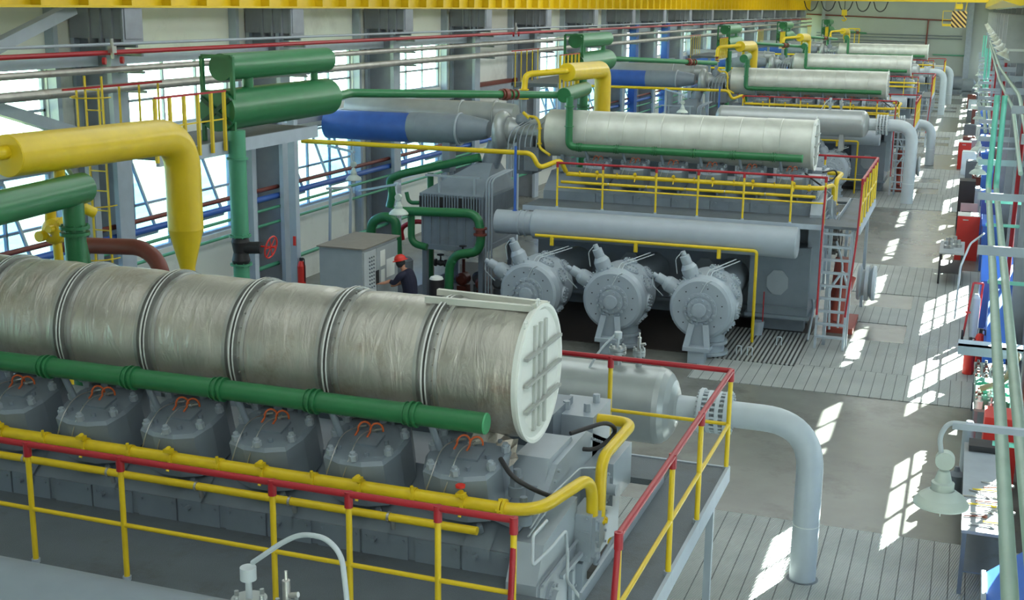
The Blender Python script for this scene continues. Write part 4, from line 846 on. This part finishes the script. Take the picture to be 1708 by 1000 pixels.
def tubebody(t, name, chains, m):                      # smooth tapering limbs as one mesh of overlapping closed tubes
    mb = MB()
    for pts, rad in chains:
        P_ = [Vector(p) for p in pts]; out = []; rr = []
        for i in range(len(P_) - 1):
            for j in range(6):
                u = j / 6; a = P_[max(i - 1, 0)]; b = P_[i]; c = P_[i + 1]; d = P_[min(i + 2, len(P_) - 1)]
                out.append(.5 * ((2 * b) + (c - a) * u + (2 * a - 5 * b + 4 * c - d) * u * u + (3 * b - a - 3 * c + d) * u ** 3)); rr.append(rad[i] + (rad[i + 1] - rad[i]) * (3 * u * u - 2 * u ** 3))
        out.append(P_[-1]); rr.append(rad[-1]); mb.tube(out, rr, n=16)
    o = mb.build(name, m, t)
    md = o.modifiers.new('remesh', 'REMESH'); md.mode = 'VOXEL'; md.voxel_size = .012; md.use_smooth_shade = True
    sm = o.modifiers.new('smooth', 'SMOOTH'); sm.iterations = 6; sm.factor = .5
    return o
wx, wy = -11.02, 24.1
wk = thing('person', 'worker in dark navy overalls and red hard hat leaning to the control cabinet', 'person', (wx, wy, 0))
tubebody(wk, 'body', [([(wx + .05, wy, .9), (wx + .04, wy, 1.15), (wx - .04, wy, 1.38), (wx - .1, wy, 1.46), (wx - .14, wy, 1.56), (wx - .16, wy, 1.66)], [.12, .12, .11, .055, .075, .06]),
                      ([(wx - .18, wy - .02, 1.6), (wx - .13, wy, 1.58)], [.07, .09]), ([(wx - .235, wy, 1.57), (wx - .25, wy, 1.555)], [.02, .012]),
                      ([(wx - .3, wy - .2, 1.22), (wx - .42, wy - .28, 1.18), (wx - .5, wy - .33, 1.17)], [.042, .034, .026]),
                      ([(wx - .22, wy + .24, 1.12), (wx - .35, wy + .1, 1.06), (wx - .42, wy + .04, 1.05)], [.042, .034, .026])] +
                     [([(wx - .5, wy - .33 + o, 1.17), (wx - .54, wy - .34 + o * 1.3, 1.165), (wx - .575, wy - .34 + o * 1.3, 1.14)], [.012, .009, .007]) for o in (-.03, -.01, .01, .028)] +
                     [([(wx - .47, wy - .3, 1.18), (wx - .49, wy - .26, 1.17)], [.012, .008])], SKIN)
tubebody(wk, 'overalls', [([(wx + .06, wy, .82), (wx + .06, wy, 1.0), (wx + .03, wy, 1.2), (wx - .03, wy, 1.36), (wx - .08, wy, 1.43)], [.165, .16, .175, .17, .08]),
                          ([(wx - .03, wy - .12, 1.38), (wx - .08, wy - .22, 1.34), (wx - .2, wy - .24, 1.2), (wx - .3, wy - .22, 1.21)], [.07, .075, .058, .05]),
                          ([(wx - .03, wy + .12, 1.38), (wx - .05, wy + .22, 1.32), (wx - .1, wy + .28, 1.16), (wx - .22, wy + .24, 1.12)], [.07, .075, .058, .05]),
                          ([(wx + .06, wy - .1, .88), (wx + .02, wy - .12, .5), (wx + .06, wy - .13, .1)], [.11, .085, .07]), ([(wx + .06, wy + .1, .88), (wx + .0, wy + .14, .5), (wx + .05, wy + .16, .1)], [.11, .085, .07])], CLOTH)
MB().lathe((wx - .17, wy, 1.64), (-.25, 0, 1), [(-.0, .17), (.01, .165), (.02, .13), (.06, .125), (.1, .1), (.13, .05), (.135, .001)], 24).build('hard_hat', BRED, wk)
MB().lathe((wx - .16, wy, 1.56), (-.2, 0, 1), [(-.06, .075), (0, .1), (.06, .105)], 20).build('hair', BLACK, wk)
for s_ in (-1, 1): MB().lathe((wx + .0, wy + .14 * s_, .05), (1, 0, 0), [(-.2, .03), (-.15, .05), (.0, .06), (.12, .055), (.14, .02)], 12).build('boot', BLACK, wk)
def extinguisher(p, s, lab):
    t = thing('fire_extinguisher', lab, 'fire extinguisher', p, 'fire extinguishers'); p = Vector(p)
    MB().lathe(p, (0, 0, 1), [(0, .07 * s), (.02, .08 * s), (.42 * s, .08 * s), (.5 * s, .05 * s), (.53 * s, .02)], 18).build('cylinder', BRED, t)
    MB().box(p + Vector((-.03, -.03, .52 * s)), p + Vector((.03, .03, .58 * s))).tube([p + Vector((0, 0, .56 * s)), p + Vector((.08, -.02, .58 * s)), p + Vector((.1, -.03, .3 * s)), p + Vector((.09, -.02, .12 * s))], .012, .04, n=6).build('hose', BLACK, t)
ps = thing('steel_post', 'slender pale blue-grey post with a red extinguisher, left of the control cabinet', 'post', (-13.3, 23.35, 0))
MB().box((-13.38, 23.27, 0), (-13.22, 23.43, 4.6)).build('shaft', COLL, ps); MB().box((-13.3, 23.25, 1.95), (-13.24, 23.27, 2.15)).build('sign', BRED, ps)
extinguisher((-13.14, 23.3, 1.05), 1.1, 'red fire extinguisher hung on the slender post by the control cabinet')
# mid-height platform frame between the columns
pf = thing('pipe_stand', 'grey pipe stand of thin uprights behind the control cabinet', 'stand', (-13, 25, 0))
for (a, b) in ((-13.2, 24.6), (-12.9, 25.0)): MB().bar((a, b, 0), (a + .1, b, 3.0), .05).build('upright', LGREY, pf)
MB().bar((-13.2, 24.6, 3.0), (-12.8, 25, 3.0), .05).build('cross_bar', LGREY, pf)
ar = thing('wall_lattice_arm', 'horizontal lattice arm reaching from the second left column to the post', 'bracket', (-14.5, 25, 4.2))
MB().bar((-15.2, 26.0, 4.35), (-13.3, 23.4, 4.5), .05).bar((-15.2, 26.0, 4.2), (-13.3, 23.4, 4.35), .05).build('lattice', COLL, ar)
# caged ladder at the first tank platform
ld = thing('caged_ladder', 'thin yellow caged ladder rising to the nearest tank platform', 'ladder', (-12.2, 15.6, 0))
for a in (-12.35, -12.05): MB().bar((a, 15.6, 0), (a, 15.6, 5.9), .025).build('stringer', YEL, ld)
for j in range(19): MB().bar((-12.35, 15.6, .3 + j * .3), (-12.05, 15.6, .3 + j * .3), .018).build('rung', YEL, ld)
for j in range(5): MB().tube([(-12.2 + .3 * math.cos(a), 15.6 - .0 - .38 * math.sin(a), 2.4 + .8 * j) for a in [PI * q / 10 for q in range(11)]], .011, n=5).build('cage_hoop', YEL, ld)
# ================================================================ lamps
def lamp(p, arm_to, s, lab, armlab=None):
    p = Vector(p); t = thing('bracket_lamp', lab, 'lamp', p, 'bell lamps on bracket arms')
    MB().lathe(p, (0, 0, 1), [(.0, .215 * s), (.012, .218 * s), (.03, .21 * s), (.075, .175 * s), (.11, .125 * s), (.13, .095 * s)], 32, False).lathe(p, (0, 0, 1), [(.0, .21 * s), (.05, .18 * s), (.12, .09 * s)], 32, False).build('shade', mat('lamp_green_grey', (.50, .58, .53), .4), t)
    MB().lathe(p, (0, 0, 1), [(.12, .09 * s), (.19, .09 * s), (.2, .07 * s), (.29, .045 * s), (.3, .02)], 24).build('holder', mat('lamp_green_grey', (.50, .58, .53), .4), t)
    MB().flange(p + Vector((0, .0, .38)), (0, 1, 0), .075 * s, .09).cyl(p + Vector((0, 0, .28)), p + Vector((0, 0, .42)), .015).build('junction', mat('lamp_green_grey', (.50, .58, .53), .4), t)
    m = MB(); c = p + Vector((0, 0, -.02))
    for a in (0, PI / 2, PI, -PI / 2): d = Vector((math.cos(a), math.sin(a), 0)) * .085; m.tube([c + d + Vector((0, 0, .03)), c + d - Vector((0, 0, .05)), c - Vector((0, 0, .06))], .004, n=5)
    m.build('cage', WHITE, t); MB().lathe(c, (0, 0, -1), [(-.05, .03), (.0, .05), (.04, .03), (.05, .001)], 16).build('bulb', WHITE, t)
    MB().tube([p + Vector((-.03, -.02, .42)), p + Vector((-.06, -.02, .58)), p + Vector((0, 0, .7)), Vector(arm_to) * .1 + (p + Vector((0, 0, .7))) * .9], .02, .06, n=8).build('hook', PALE, t)
    MB().bar(p + Vector((.03, 0, .68)), arm_to, .06, .05).build('arm', COLL, t); return t
lamp((.065, 10.2, 3.1), (XR, 10.25, 3.78), 1.0, 'pale green bell lamp on a bracket arm, nearest and largest, at lower right')
for i, yy in enumerate((35.0, 41.0, 53.1, 59.1, 71.2, 77.2, 89.3)):
    lamp((.35, yy, 2.85), (XR, yy, 3.55), 1.0, 'bell lamp on a right wall bracket arm, number %d beyond the nearest' % (i + 1))
lamp(at(665, 357, y=25.2), at(600, 318, y=26.5), 1.0, 'pale bell lamp hanging above the control cabinet')
p = at(1138, 188, y=47); one(MB().cyl((p.x - .8, 47.6, 0), (p.x - .8, 47.6, p.z + .85), .04), 'lamp_post', LGREY, 'slim grey post carrying the lamp before the third engine cooler', 'post'); lamp(p, p + Vector((-.8, .6, .8)), 1.0, 'pale bell lamp in front of the third engine cooler')
p = at(590, 300, x=-14.0); lamp(p, p + Vector((-.9, .4, .75)), .9, 'dark bell lamp near the left window above the lower pipes')
# ================================================================ right wall : brackets, pipes, columns
for i in range(20):
    yy = 2.2 + 6.03 * i
    t = thing('wall_column', 'grey steel column number %d along the right wall, counted from the camera' % (i + 1), 'column', (1.25, yy, 0), 'steel columns of the right wall')
    MB().box((1.12, yy - .18, 0), (XR, yy + .18, 7.1)).build('shaft', COLM, t)
    if i > 5: MB().box((.78, yy - .22, 5.6), (XR, yy + .22, 6.9)).build('head', mat('column_head_grey', (.42, .44, .44), .6), t)
    if i % 1 == 0 and i > 2:
        b = thing('wall_bracket', 'pale steel cable bracket on right wall column number %d' % (i + 1), 'bracket', (1.0, yy - .3, 3.3), 'brackets of the right wall')
        MB().box((.3, yy - .34, 3.42), (XR, yy - .28, 3.56)).build('arm', LGREY, b)
        b = thing('wall_bracket', 'upper pale steel bracket on right wall column number %d' % (i + 1), 'bracket', (1.0, yy - .3, 5.0), 'upper brackets of the right wall')
        MB().box((.75, yy - .34, 5.1), (XR, yy - .28, 5.25)).build('arm', LGREY, b)
sh = thing('wall_bracket', 'low wide pale steel bracket with bolts beside the blue basket at the right wall', 'bracket', (.7, 22.9, 1.1))
MB().box((.18, 22.9, 1.08), (1.3, 23.0, 1.26)).box((.18, 22.9, 1.24), (1.3, 23.3, 1.26)).build('channel', COLL, sh)
for (ya, yb, lab) in ((3.0, 31.5, 'nearest'), (46, 71.5, 'second'), (84, 109, 'third')):
    for j, (x, sd_) in enumerate(((.57, 'left'), (.74, 'right'))):
        t = thing('riser_pipe', '%s of the %s green pipe pair running low along the right wall then turning up' % (sd_, lab), 'pipe', (x, yb, 3), 'green pipe pairs of the right wall')
        MB().tube([(x, ya, 3.0), (x, yb - .8, 3.0)], .062, n=18).build('horizontal_run', LGRN, t)
        MB().tube([(x, yb - .8, 3.0), (x, yb, 3.02), (x, yb + .05, 5.1)], .062, .3, n=18).build('upright', TEAL, t)
for i, yy in enumerate((12.5, 20.5, 26.2, 29.5)):
    one(MB().box((.5, yy - .02, 2.9), (XR, yy + .02, 2.94)).box((.5, yy + .1, 2.86), (XR, yy + .14, 2.9)), 'pipe_support', TEAL, 'teal pipe support under the right wall pipes, number %d from the camera' % (i + 1), 'bracket', 'teal pipe supports')
for i, (x, y, m) in enumerate(((1.05, 27.5, RED), (1.0, 45.6, RED), (1.0, 64, RED), (1.02, 82, RED))):
    one(MB().cyl((x, y, 0), (x, y, 6.6), .045, n=12), 'fire_riser', m, 'dark red upright fire pipe on the right wall, number %d from the camera' % (i + 1), 'pipe', 'red fire risers')
one(MB().tube([(.95, 24, 4.2), (.9, 30, 4.9), (.7, 38, 5.15), (.68, 70, 5.3)], .04, .5, n=10), 'drooping_cable', LGRN, 'grey-green hose sagging along the upper right wall', 'hose')
one(MB().tube([(1.05, 24, 4.6), (1.0, 30, 5.2), (.7, 38, 5.45), (.68, 70, 5.5)], .04, .5, n=10), 'drooping_cable', LGRN, 'second grey-green hose sagging above the other at the upper right', 'hose')
for i in range(14):
    yy = 36 + 5.8 * i; t = thing('floodlight', 'white wall light number %d of the row receding high on the right wall' % (i + 1), 'lamp', (.9, yy, 6.0), 'white wall lights')
    MB().lathe((.75, yy, 5.95), (-.5, 0, -1), [(-.1, .06), (0, .08), (.12, .2), (.14, .2)], 16).build('shade', WHITE, t); MB().box((.8, yy - .03, 5.98), (XR, yy + .03, 6.04)).build('arm', WHITE, t)
# ================================================================ workbenches and stores along the right wall
def table(x0, x1, y0, y1, h, top, lab, legm=None, name='workbench', shelf=True):
    t = thing(name, lab, 'table', ((x0 + x1) / 2, (y0 + y1) / 2, 0)); legm = legm or DGREY
    MB().box((x0, y0, h - .04), (x1, y1, h)).build('table_top', top, t)
    for x in (x0 + .04, x1 - .04):
        for y in (y0 + .04, y1 - .04): MB().bar((x, y, 0), (x, y, h - .04), .05).build('leg', legm, t)
    if shelf: MB().box((x0 + .03, y0 + .03, .3), (x1 - .03, y1 - .03, .32)).build('shelf', legm, t)
    return t
TOPG = mat('bench_top', (.30, .31, .32), .5); 
table(.36, .95, 15.3, 18.7, .86, TOPG, 'grey-topped workbench spread with tools, at the lower right by the wall')
random.seed(3)
for i in range(12):
    x = random.uniform(.5, .85); y = 15.5 + i * .14; a = random.uniform(-.5, .4); d = Vector((math.cos(a), math.sin(a), 0)) * random.uniform(.1, .2); p = Vector((x, y, .875))
    m = MB().bar(p - d, p + d, .02, .015); m.cyl(p + d + Vector((0, 0, -.012)), p + d + Vector((0, 0, .012)), .035, n=8)
    one(m, 'wrench', (STEEL, YEL, BROWN, STEEL)[i % 4], '%s tool on the lower right workbench, place %d from the near edge' % (('bare steel', 'yellow', 'brown', 'bare steel')[i % 4], i + 1), 'tool', 'tools on the workbench')
one(MB().box((.42, 18.3, .87), (.95, 18.65, .95)), 'dark_tray', BLACK, 'black slatted tray at the far end of the lower right workbench', 'tray')
rb = thing('red_cabinet', 'red tool cabinet against the right wall behind the lamp', 'cabinet', (.85, 19.3, 0)); MB().box((.62, 19.1, 0), (1.1, 19.7, 1.15)).build('body', BRED, rb); MB().box((.66, 19.09, .3), (.8, 19.1, .5)).build('sticker', YEL, rb)
one(MB().lathe((.42, 19.3, 0), (0, 0, 1), [(0, .09), (.9, .09), (1.0, .05)], 16), 'gas_cylinder', LGREY, 'slim grey gas cylinder standing behind the lower right workbench', 'cylinder')
one(MB().lathe((.3, 18.9, 0), (0, 0, 1), [(0, .12), (.28, .14), (.33, .05), (.4, .03)], 16), 'oil_can', DGREY, 'dark oil can on the floor by the far bench leg', 'can')
bp_ = thing('blue_bin', 'big bright blue bin at the lower right corner', 'bin', (.95, 13.6, 0)); MB().prism([(.68, .0), (1.3, .0), (1.3, 1.5), (.6, .9)], 'y', 12.3, 14.0).build('body', BRIGHTBLUE, bp_); MB().bar((.6, 12.3, .92), (.6, 14.0, .92), .05).build('rim', LGREY, bp_)
sh = table(.48, 1.1, 20.3, 23.2, .9, mat('rack_top', (.25, .3, .28), .6), 'parts rack loaded with fittings and green trays at the right wall')
for i in range(3): one(MB().box((.5, 21.4 - i * .5, .9), (1.0, 21.75 - i * .5, 1.02)).box((.53, 21.37 - i * .5, 1.0), (.97, 21.4 - i * .5, 1.05)), 'parts_tray', mat('tray_green', (.05, .28, .2), .5), 'green parts tray on the rack, %s of three' % ('farthest', 'middle', 'nearest')[i], 'tray', 'green trays')
for i in range(24):
    x = .54 + (i % 4) * .13; y = 22.0 + (i // 4) * .18; r = random.uniform(.03, .05)
    one(MB().lathe((x, y, .9), (0, 0, 1), [(0, r), (.05, r), (.06, r * .5), (.12, r * .5)], 8), 'pipe_fitting', (STEEL, BROWN, DGREY)[i % 3], '%s fitting on the parts rack, row %d column %d' % (('bare steel', 'brown', 'dark')[i % 3], i // 4 + 1, i % 4 + 1), 'fitting', 'fittings on the parts rack')
for i in range(8):
    x = .55 + (i % 2) * .18; y = 20.35 + (i // 2) * .17
    one(MB().lathe((x, y, .9), (0, 0, 1), [(0, .06), (.12, .06), (.14, .03), (.2, .03)], 10), 'jar', (WHITE, STEEL, BROWN, WHITE)[i % 4], '%s jar on the near end of the parts rack, place %d' % (('white', 'steel', 'brown', 'white')[i % 4], i + 1), 'jar', 'jars on the parts rack')
one(MB().tube([(1.0, 21.4, 1.5), (1.1, 20.9, 1.7), (.9, 20.6, 1.3), (.55, 20.6, 1.15)], .05, .2, n=10), 'coiled_hose', mat('hose_tan', (.35, .33, .2), .6), 'tan hose curling over the green trays', 'hose')
one(MB().tube([(1.2, 19.8 + .28 * math.cos(a), 1.5 + .3 * math.sin(a)) for a in [2 * PI * j / 20 for j in range(21)]], .05, n=8), 'coiled_hose', BROWN, 'brown hose coil hung on the right wall beside the green trays', 'hose')
extinguisher((.42, 25.6, 0), 1.3, 'red fire extinguisher on the floor by the blue basket'); extinguisher((.6, 25.9, 0), 1.5, 'taller red extinguisher right behind the first, by the blue basket')
bk = thing('blue_basket', 'bright blue slatted plastic basket beside the extinguishers', 'basket', (.85, 25.9, 0)); MB().box((.66, 25.2, 0), (1.08, 26.6, .75)).build('body', BRIGHTBLUE, bk); MB().prism([(25.2, .75), (26.9, .75), (26.9, 1.5)], 'x', .7, 1.1).build('lid', BRIGHTBLUE, bk)
bx = thing('blue_box', 'tall blue metal box by the right wall between the cabinets', 'box', (.85, 31, 0)); MB().box((.58, 29.6, 0), (1.25, 31.4, 1.1)).build('body', BLUE, bx); MB().prism([(29.6, 1.1), (31.4, 1.1), (31.4, 1.6)], 'x', .58, 1.25).build('lid', BRIGHTBLUE, bx)
for i, (ya, yb) in enumerate(((36.5, 38.4), (42.5, 44.0), (49, 51), (55.5, 57), (62, 64), (70, 72), (78, 80))):
    b = thing('blue_box', 'blue metal box against the right wall, number %d along the aisle' % (i + 2), 'box', (1.0, ya, 0), 'blue boxes along the aisle'); MB().box((.62, ya, 0), (1.1, yb, 1.25)).build('body', BLUE, b); MB().box((.6, ya, 1.25), (1.1, yb, 1.3)).build('lid', BRIGHTBLUE, b)
for i, (ya, yb) in enumerate(((12.5, 13.9), (39.3, 41), (51, 52.5))):
    one(MB().box((1.3, ya, .2), (1.36, yb, 2.3)), 'notice_board', BLUE, 'blue sheet panel on the right wall, number %d from the camera' % (i + 1), 'panel', 'blue wall panels')
table(-.42, .2, 34.2, 36.1, .85, TOPG, 'dark workbench with machine parts in front of the red cabinet', BLACK)
for i in range(7):
    p = Vector((-.25 + .1 * (i % 4), 34.9 + .28 * (i // 2), .85)); one(MB().lathe(p, (0, 0, 1), [(0, .08), (.08, .08), (.1, .05), (.2, .04)], 10), 'machine_part', STEEL, 'bare steel machine part on the dark workbench, place %d' % (i + 1), 'machine part', 'parts on the dark workbench')
def redcab(x0, x1, y0, y1, h, lab):
    t = thing('red_cabinet', lab, 'cabinet', ((x0 + x1) / 2, y0, 0)); MB().box((x0, y0, 0), (x1, y1, h)).build('body', BRED, t); MB().box((x0, y0, h), (x1, y1, h + .02)).build('top', WHITE, t); MB().box((x0 + .15, y0 - .01, h - .12), (x0 + .3, y0, h - .09)).build('handle', STEEL, t)
redcab(-.05, .56, 37.9, 38.6, 1.28, 'bright red steel cabinet with white top beside the aisle'); redcab(-.32, .22, 60.6, 61.4, 1.2, 'smaller far red cabinet beside the aisle')
ch = thing('chair', 'grey chair behind the bright red cabinet', 'chair', (.25, 41.2, 0)); MB().box((.0, 41.0, .43), (.5, 41.5, .47)).build('seat', LGREY, ch); MB().box((.0, 41.48, .9), (.5, 41.52, 1.15)).box((.0, 41.48, .47), (.04, 41.52, .9)).box((.46, 41.48, .47), (.5, 41.52, .9)).build('backrest', LGREY, ch)
for x, y in ((.02, 41.02), (.48, 41.02), (.02, 41.48), (.48, 41.48)): MB().bar((x, y, 0), (x, y, .43), .03).build('leg', LGREY, ch)
bb = thing('black_cabinet', 'black cabinet behind the grey chair at the aisle', 'cabinet', (0, 44, 0)); MB().box((-.1, 43.4, 0), (.4, 44.2, 1.6)).build('body', BLACK, bb)
tr = thing('hand_trolley', 'red two-wheeled trolley with hose leaning by the blue box', 'trolley', (.45, 28.5, 0)); MB().bar((.3, 28.3, .1), (.42, 28.8, 1.2), .04).bar((.55, 28.3, .1), (.62, 28.8, 1.2), .04).bar((.3, 28.5, .6), (.58, 28.5, .6), .04).bar((.42, 28.8, 1.2), (.62, 28.8, 1.2), .04).build('frame', RED, tr)
for x in (.26, .62): MB().cyl((x, 28.3, .12), (x + .05, 28.3, .12), .12).build('wheel', BLACK, tr)
one(MB().lathe((.5, 28.2, .12), (0, .1, 1), [(0, .09), (.85, .09), (.95, .04)], 14), 'gas_cylinder', PALE, 'pale gas cylinder strapped on the red trolley', 'cylinder')
# handrail pipe at the front of the red cabinet
one(MB().tube([(.1, 30.3, .0), (.12, 30.5, 1.2), (.3, 31.5, 1.6), (.6, 32.5, 1.7)], .025, .15, n=8), 'bent_rail', PALE, 'thin bent grey rail in front of the dark workbench', 'rail')
random.seed(11)
for i in range(16):
    yy = 46 + i * 4.1; x = random.uniform(-.25, .35); h = random.uniform(.7, 1.2); m_ = (LGREY, BROWN, DGREY, WHITE)[i % 4]
    t = thing('storage_crate', '%s crate along the right aisle wall, number %d beyond the black cabinet' % (('pale grey', 'brown', 'dark grey', 'white')[i % 4], i + 1), 'crate', (x, yy, 0), 'crates along the aisle')
    MB().box((x, yy, 0), (x + .6, yy + .9, h)).build('body', m_, t); MB().box((x + .02, yy + .05, h), (x + .55, yy + .8, h + .06)).build('lid', m_, t)
# motors by the far wall
for i, (x, y) in enumerate(((-1.2, 116), (-.3, 113), (-2.0, 118))):
    t = thing('electric_motor', 'dark electric motor near the end wall, %s' % ('middle of three', 'rightmost of three', 'leftmost of three')[i], 'motor', (x, y, 0), 'motors near the end wall')
    MB().lathe((x - .5, y, .9), (1, 0, 0), [(0, .5), (.05, .6), (.9, .6), (.95, .45), (1.1, .3)], 18).build('body', DGREY, t); MB().box((x - .4, y - .5, 0), (x + .4, y + .5, .4)).build('base', DGREY, t)
# far wall : pipes, camera, column, crane hook, striped block
one(MB().tube([(-15, YF - .15, 6.5), (-2.0, YF - .15, 6.1)], .06, n=10), 'wall_pipe', BROWN, 'dark red pipe across the end wall near its top', 'pipe')
one(MB().cyl((-4.2, YF - .15, 6.15), (-4.25, YF - .15, 3.6), .07), 'wall_pipe', BROWN, 'dark red upright branch on the end wall', 'pipe')
for i, z in enumerate((4.75, 4.5, 4.2, 3.95)): one(MB().cyl((-14, YF - .12, z + .1), (-1.2 if i < 2 else -4.4, YF - .12, z), .04), 'wall_pipe', DGREY, 'thin dark pipe on the end wall, number %d from the top' % (i + 1), 'pipe', 'thin pipes on the end wall')
one(MB().cyl((-3.6, YF - .12, 3.1), (-.5, YF - .12, 3.05), .05), 'wall_pipe', TGRN, 'green pipe low at the right of the end wall', 'pipe')
one(MB().box((-.9, YF - .5, 0), (-.4, YF - .1, 8)), 'end_column', COLM, 'dark column at the right of the end wall', 'column')
one(MB().box((-13.6, YF - .4, 0), (-13.3, YF - .1, 8)), 'end_column', COLM, 'pale column at the left of the end wall', 'column')
br = thing('bridge_crane', 'yellow bridge crane girder spanning the hall at the far end', 'crane', (-7, 106, 7.5)); MB().box((-14.6, 105.5, 7.62), (.9, 106.1, 8.6)).build('girder', YEL, br)
hb = thing('crane_cabin', 'hanging crane block with slanted black and yellow stripes near the end wall', 'hoist', (-1.8, 105.7, 5.8))
MB().box((-1.95, 105.5, 5.72), (-.85, 106.0, 6.95)).build('striped_plate', HAZ, hb)
m = MB()
for a, b in (((-2.6, 105.5, 5.95), (-2.6, 105.5, 6.95)), ((-2.6, 105.5, 6.95), (-1.95, 105.5, 6.95)), ((-2.6, 105.5, 6.3), (-1.95, 105.5, 6.3))): m.bar(a, b, .05)
m.box((-2.6, 105.5, 5.8), (-1.95, 105.9, 5.98)); m.build('side_frame', YEL, hb)
m = MB()
for x in (-1.8, -1.4, -1.0): m.bar((x, 105.8, 6.9), (x + .1, 105.8, 7.63), .07)
m.box((-1.7, 105.6, 7.1), (-1.2, 105.9, 7.5)); m.build('hanger', YEL, hb)
hk = thing('crane_hook', 'small yellow crane hook hanging before the end wall', 'hook', (-10.1, 106, 6.2)); MB().box((-10.3, 105.9, 6.5), (-9.9, 106.2, 6.95)).tube([(-10.1, 106, 6.5), (-10.1, 106, 6.35), (-9.9, 106, 6.2), (-10.1, 106, 6.05), (-10.25, 106, 6.2)], .05, .08, n=8).build('block', YEL, hk); MB().cyl((-10.1, 106, 6.9), (-10.1, 106, 7.65), .03).build('rope', BLACK, hk)
for i in range(5):
    x = -13.3 + i * 1.35; one(MB().tube([(x, 106.0, 7.6), (x + .2, 106.0, 7.0), (x + .55, 106.0, 6.78), (x + .9, 106.0, 7.0), (x + 1.1, 106.0, 7.6)], .04, .3, n=8), 'festoon_cable', BLACK, 'black looped crane cable, number %d from the left' % (i + 1), 'cable', 'looped crane cables')
ls = thing('yellow_ladder', 'short yellow ladder cage at the end wall tanks', 'ladder', (-10.6, 119, 0))
for a in (-10.9, -10.3, -9.9): MB().bar((a, 119, 0), (a, 119, 5.3), .08).build('post', YEL, ls)
MB().bar((-10.9, 119, 5.3), (-9.9, 119, 5.3), .1).build('top_bar', YEL, ls)
# small things on the floor before the second engine
one(MB().lathe((-3.95, 27.0, .03), (0, 0, 1), [(0, .11), (.3, .14)], 18), 'bucket', LGREY, 'pale grey bucket behind the yellow upright by the rightmost compressor', 'bucket')
random.seed(5); m = MB(); cen = Vector((-3.62, 28.0, .02)); g_ = [[cen + Vector((.07 * i - .25, .045 * j - .1, random.uniform(0, .07))) for i in range(8)] for j in range(5)]
for j in range(4):
    for i in range(7): m.poly([g_[j][i], g_[j][i + 1], g_[j + 1][i + 1], g_[j + 1][i]], True)
rg = one(m, 'rag', mat('pale_cloth', (.5, .55, .65), .9), 'crumpled pale blue rag on the dark floor by the second engine base', 'rag'); md = rg.modifiers.new('thick', 'SOLIDIFY'); md.thickness = .008
one(MB().cyl((-3.85, 27.0, .03), (-3.85, 27.0, 1.0), .014), 'marker_rod', RED, 'thin red upright rod by the bucket', 'rod')
for i, (px, py) in enumerate(((1295, 575), (1228, 590), (1246, 592))):
    p = at(px, py, z=.03); one(MB().tube([p, p + Vector((0, 0, .18)), p + Vector((.1, 0, .18)), p + Vector((.1, 0, .0))], .014, .03, n=6), 'floor_bracket', PALE, 'small pale pipe stub on the ribbed grating, %s' % ('rightmost', 'leftmost', 'middle one')[i], 'bracket', 'stubs on the grating')
hd = thing('signal_post', 'thin grey post with a red box head by the ladder of the second engine', 'post', (-2.95, 27.6, 0)); MB().tube([(-2.95, 27.9, 1.95), (-2.95, 27.9, .9), (-2.85, 27.75, .55), (-2.85, 26.9, .03)], .025, .1, n=8).build('post', LGREY, hd); MB().box((-3.03, 27.8, 1.85), (-2.87, 27.95, 2.02)).build('box_head', BRED, hd)
# red-brown pump set behind the ladder of the second and third engines
for k in (1, 2):
    Y = Y0S[k]; t = thing('pump_set', 'red-brown pump set behind the ladder of the %s engine' % ORD[k], 'pump', (-2.4, Y + 2, 0), 'red-brown pump sets')
    MB().cyl((-2.45, Y + 1.6, .2), (-2.2, Y + 1.9, 1.2), .16).cyl((-2.5, Y + 2.4, .1), (-2.4, Y + 2.4, 1.5), .17).box((-2.65, Y + 1.3, 0), (-2.0, Y + 2.8, .12)).build('body', mat('pump_red', (.30, .05, .03), .5), t)
    MB().lathe((-2.1, Y + 3.2, .8), (1, 0, 0), [(0, .4), (.06, .42), (.1, .3), (.16, .3), (.17, .42), (.25, .42), (.26, .3), (.34, .42), (.4, .4)], 24).build('ribbed_housing', PALE, t)
    MB().tube([(-2.5, Y + 1.2, .1), (-2.55, Y + 1.2, 1.0), (-2.3, Y + 1.4, 1.4), (-2.2, Y + 1.8, .9)], .03, .1, n=8).tube([(-2.3, Y + 1.0, .2), (-2.3, Y + 1.1, 1.6), (-2.5, Y + 1.6, 2.0)], .025, .1, n=8).build('hose', PALE, t)
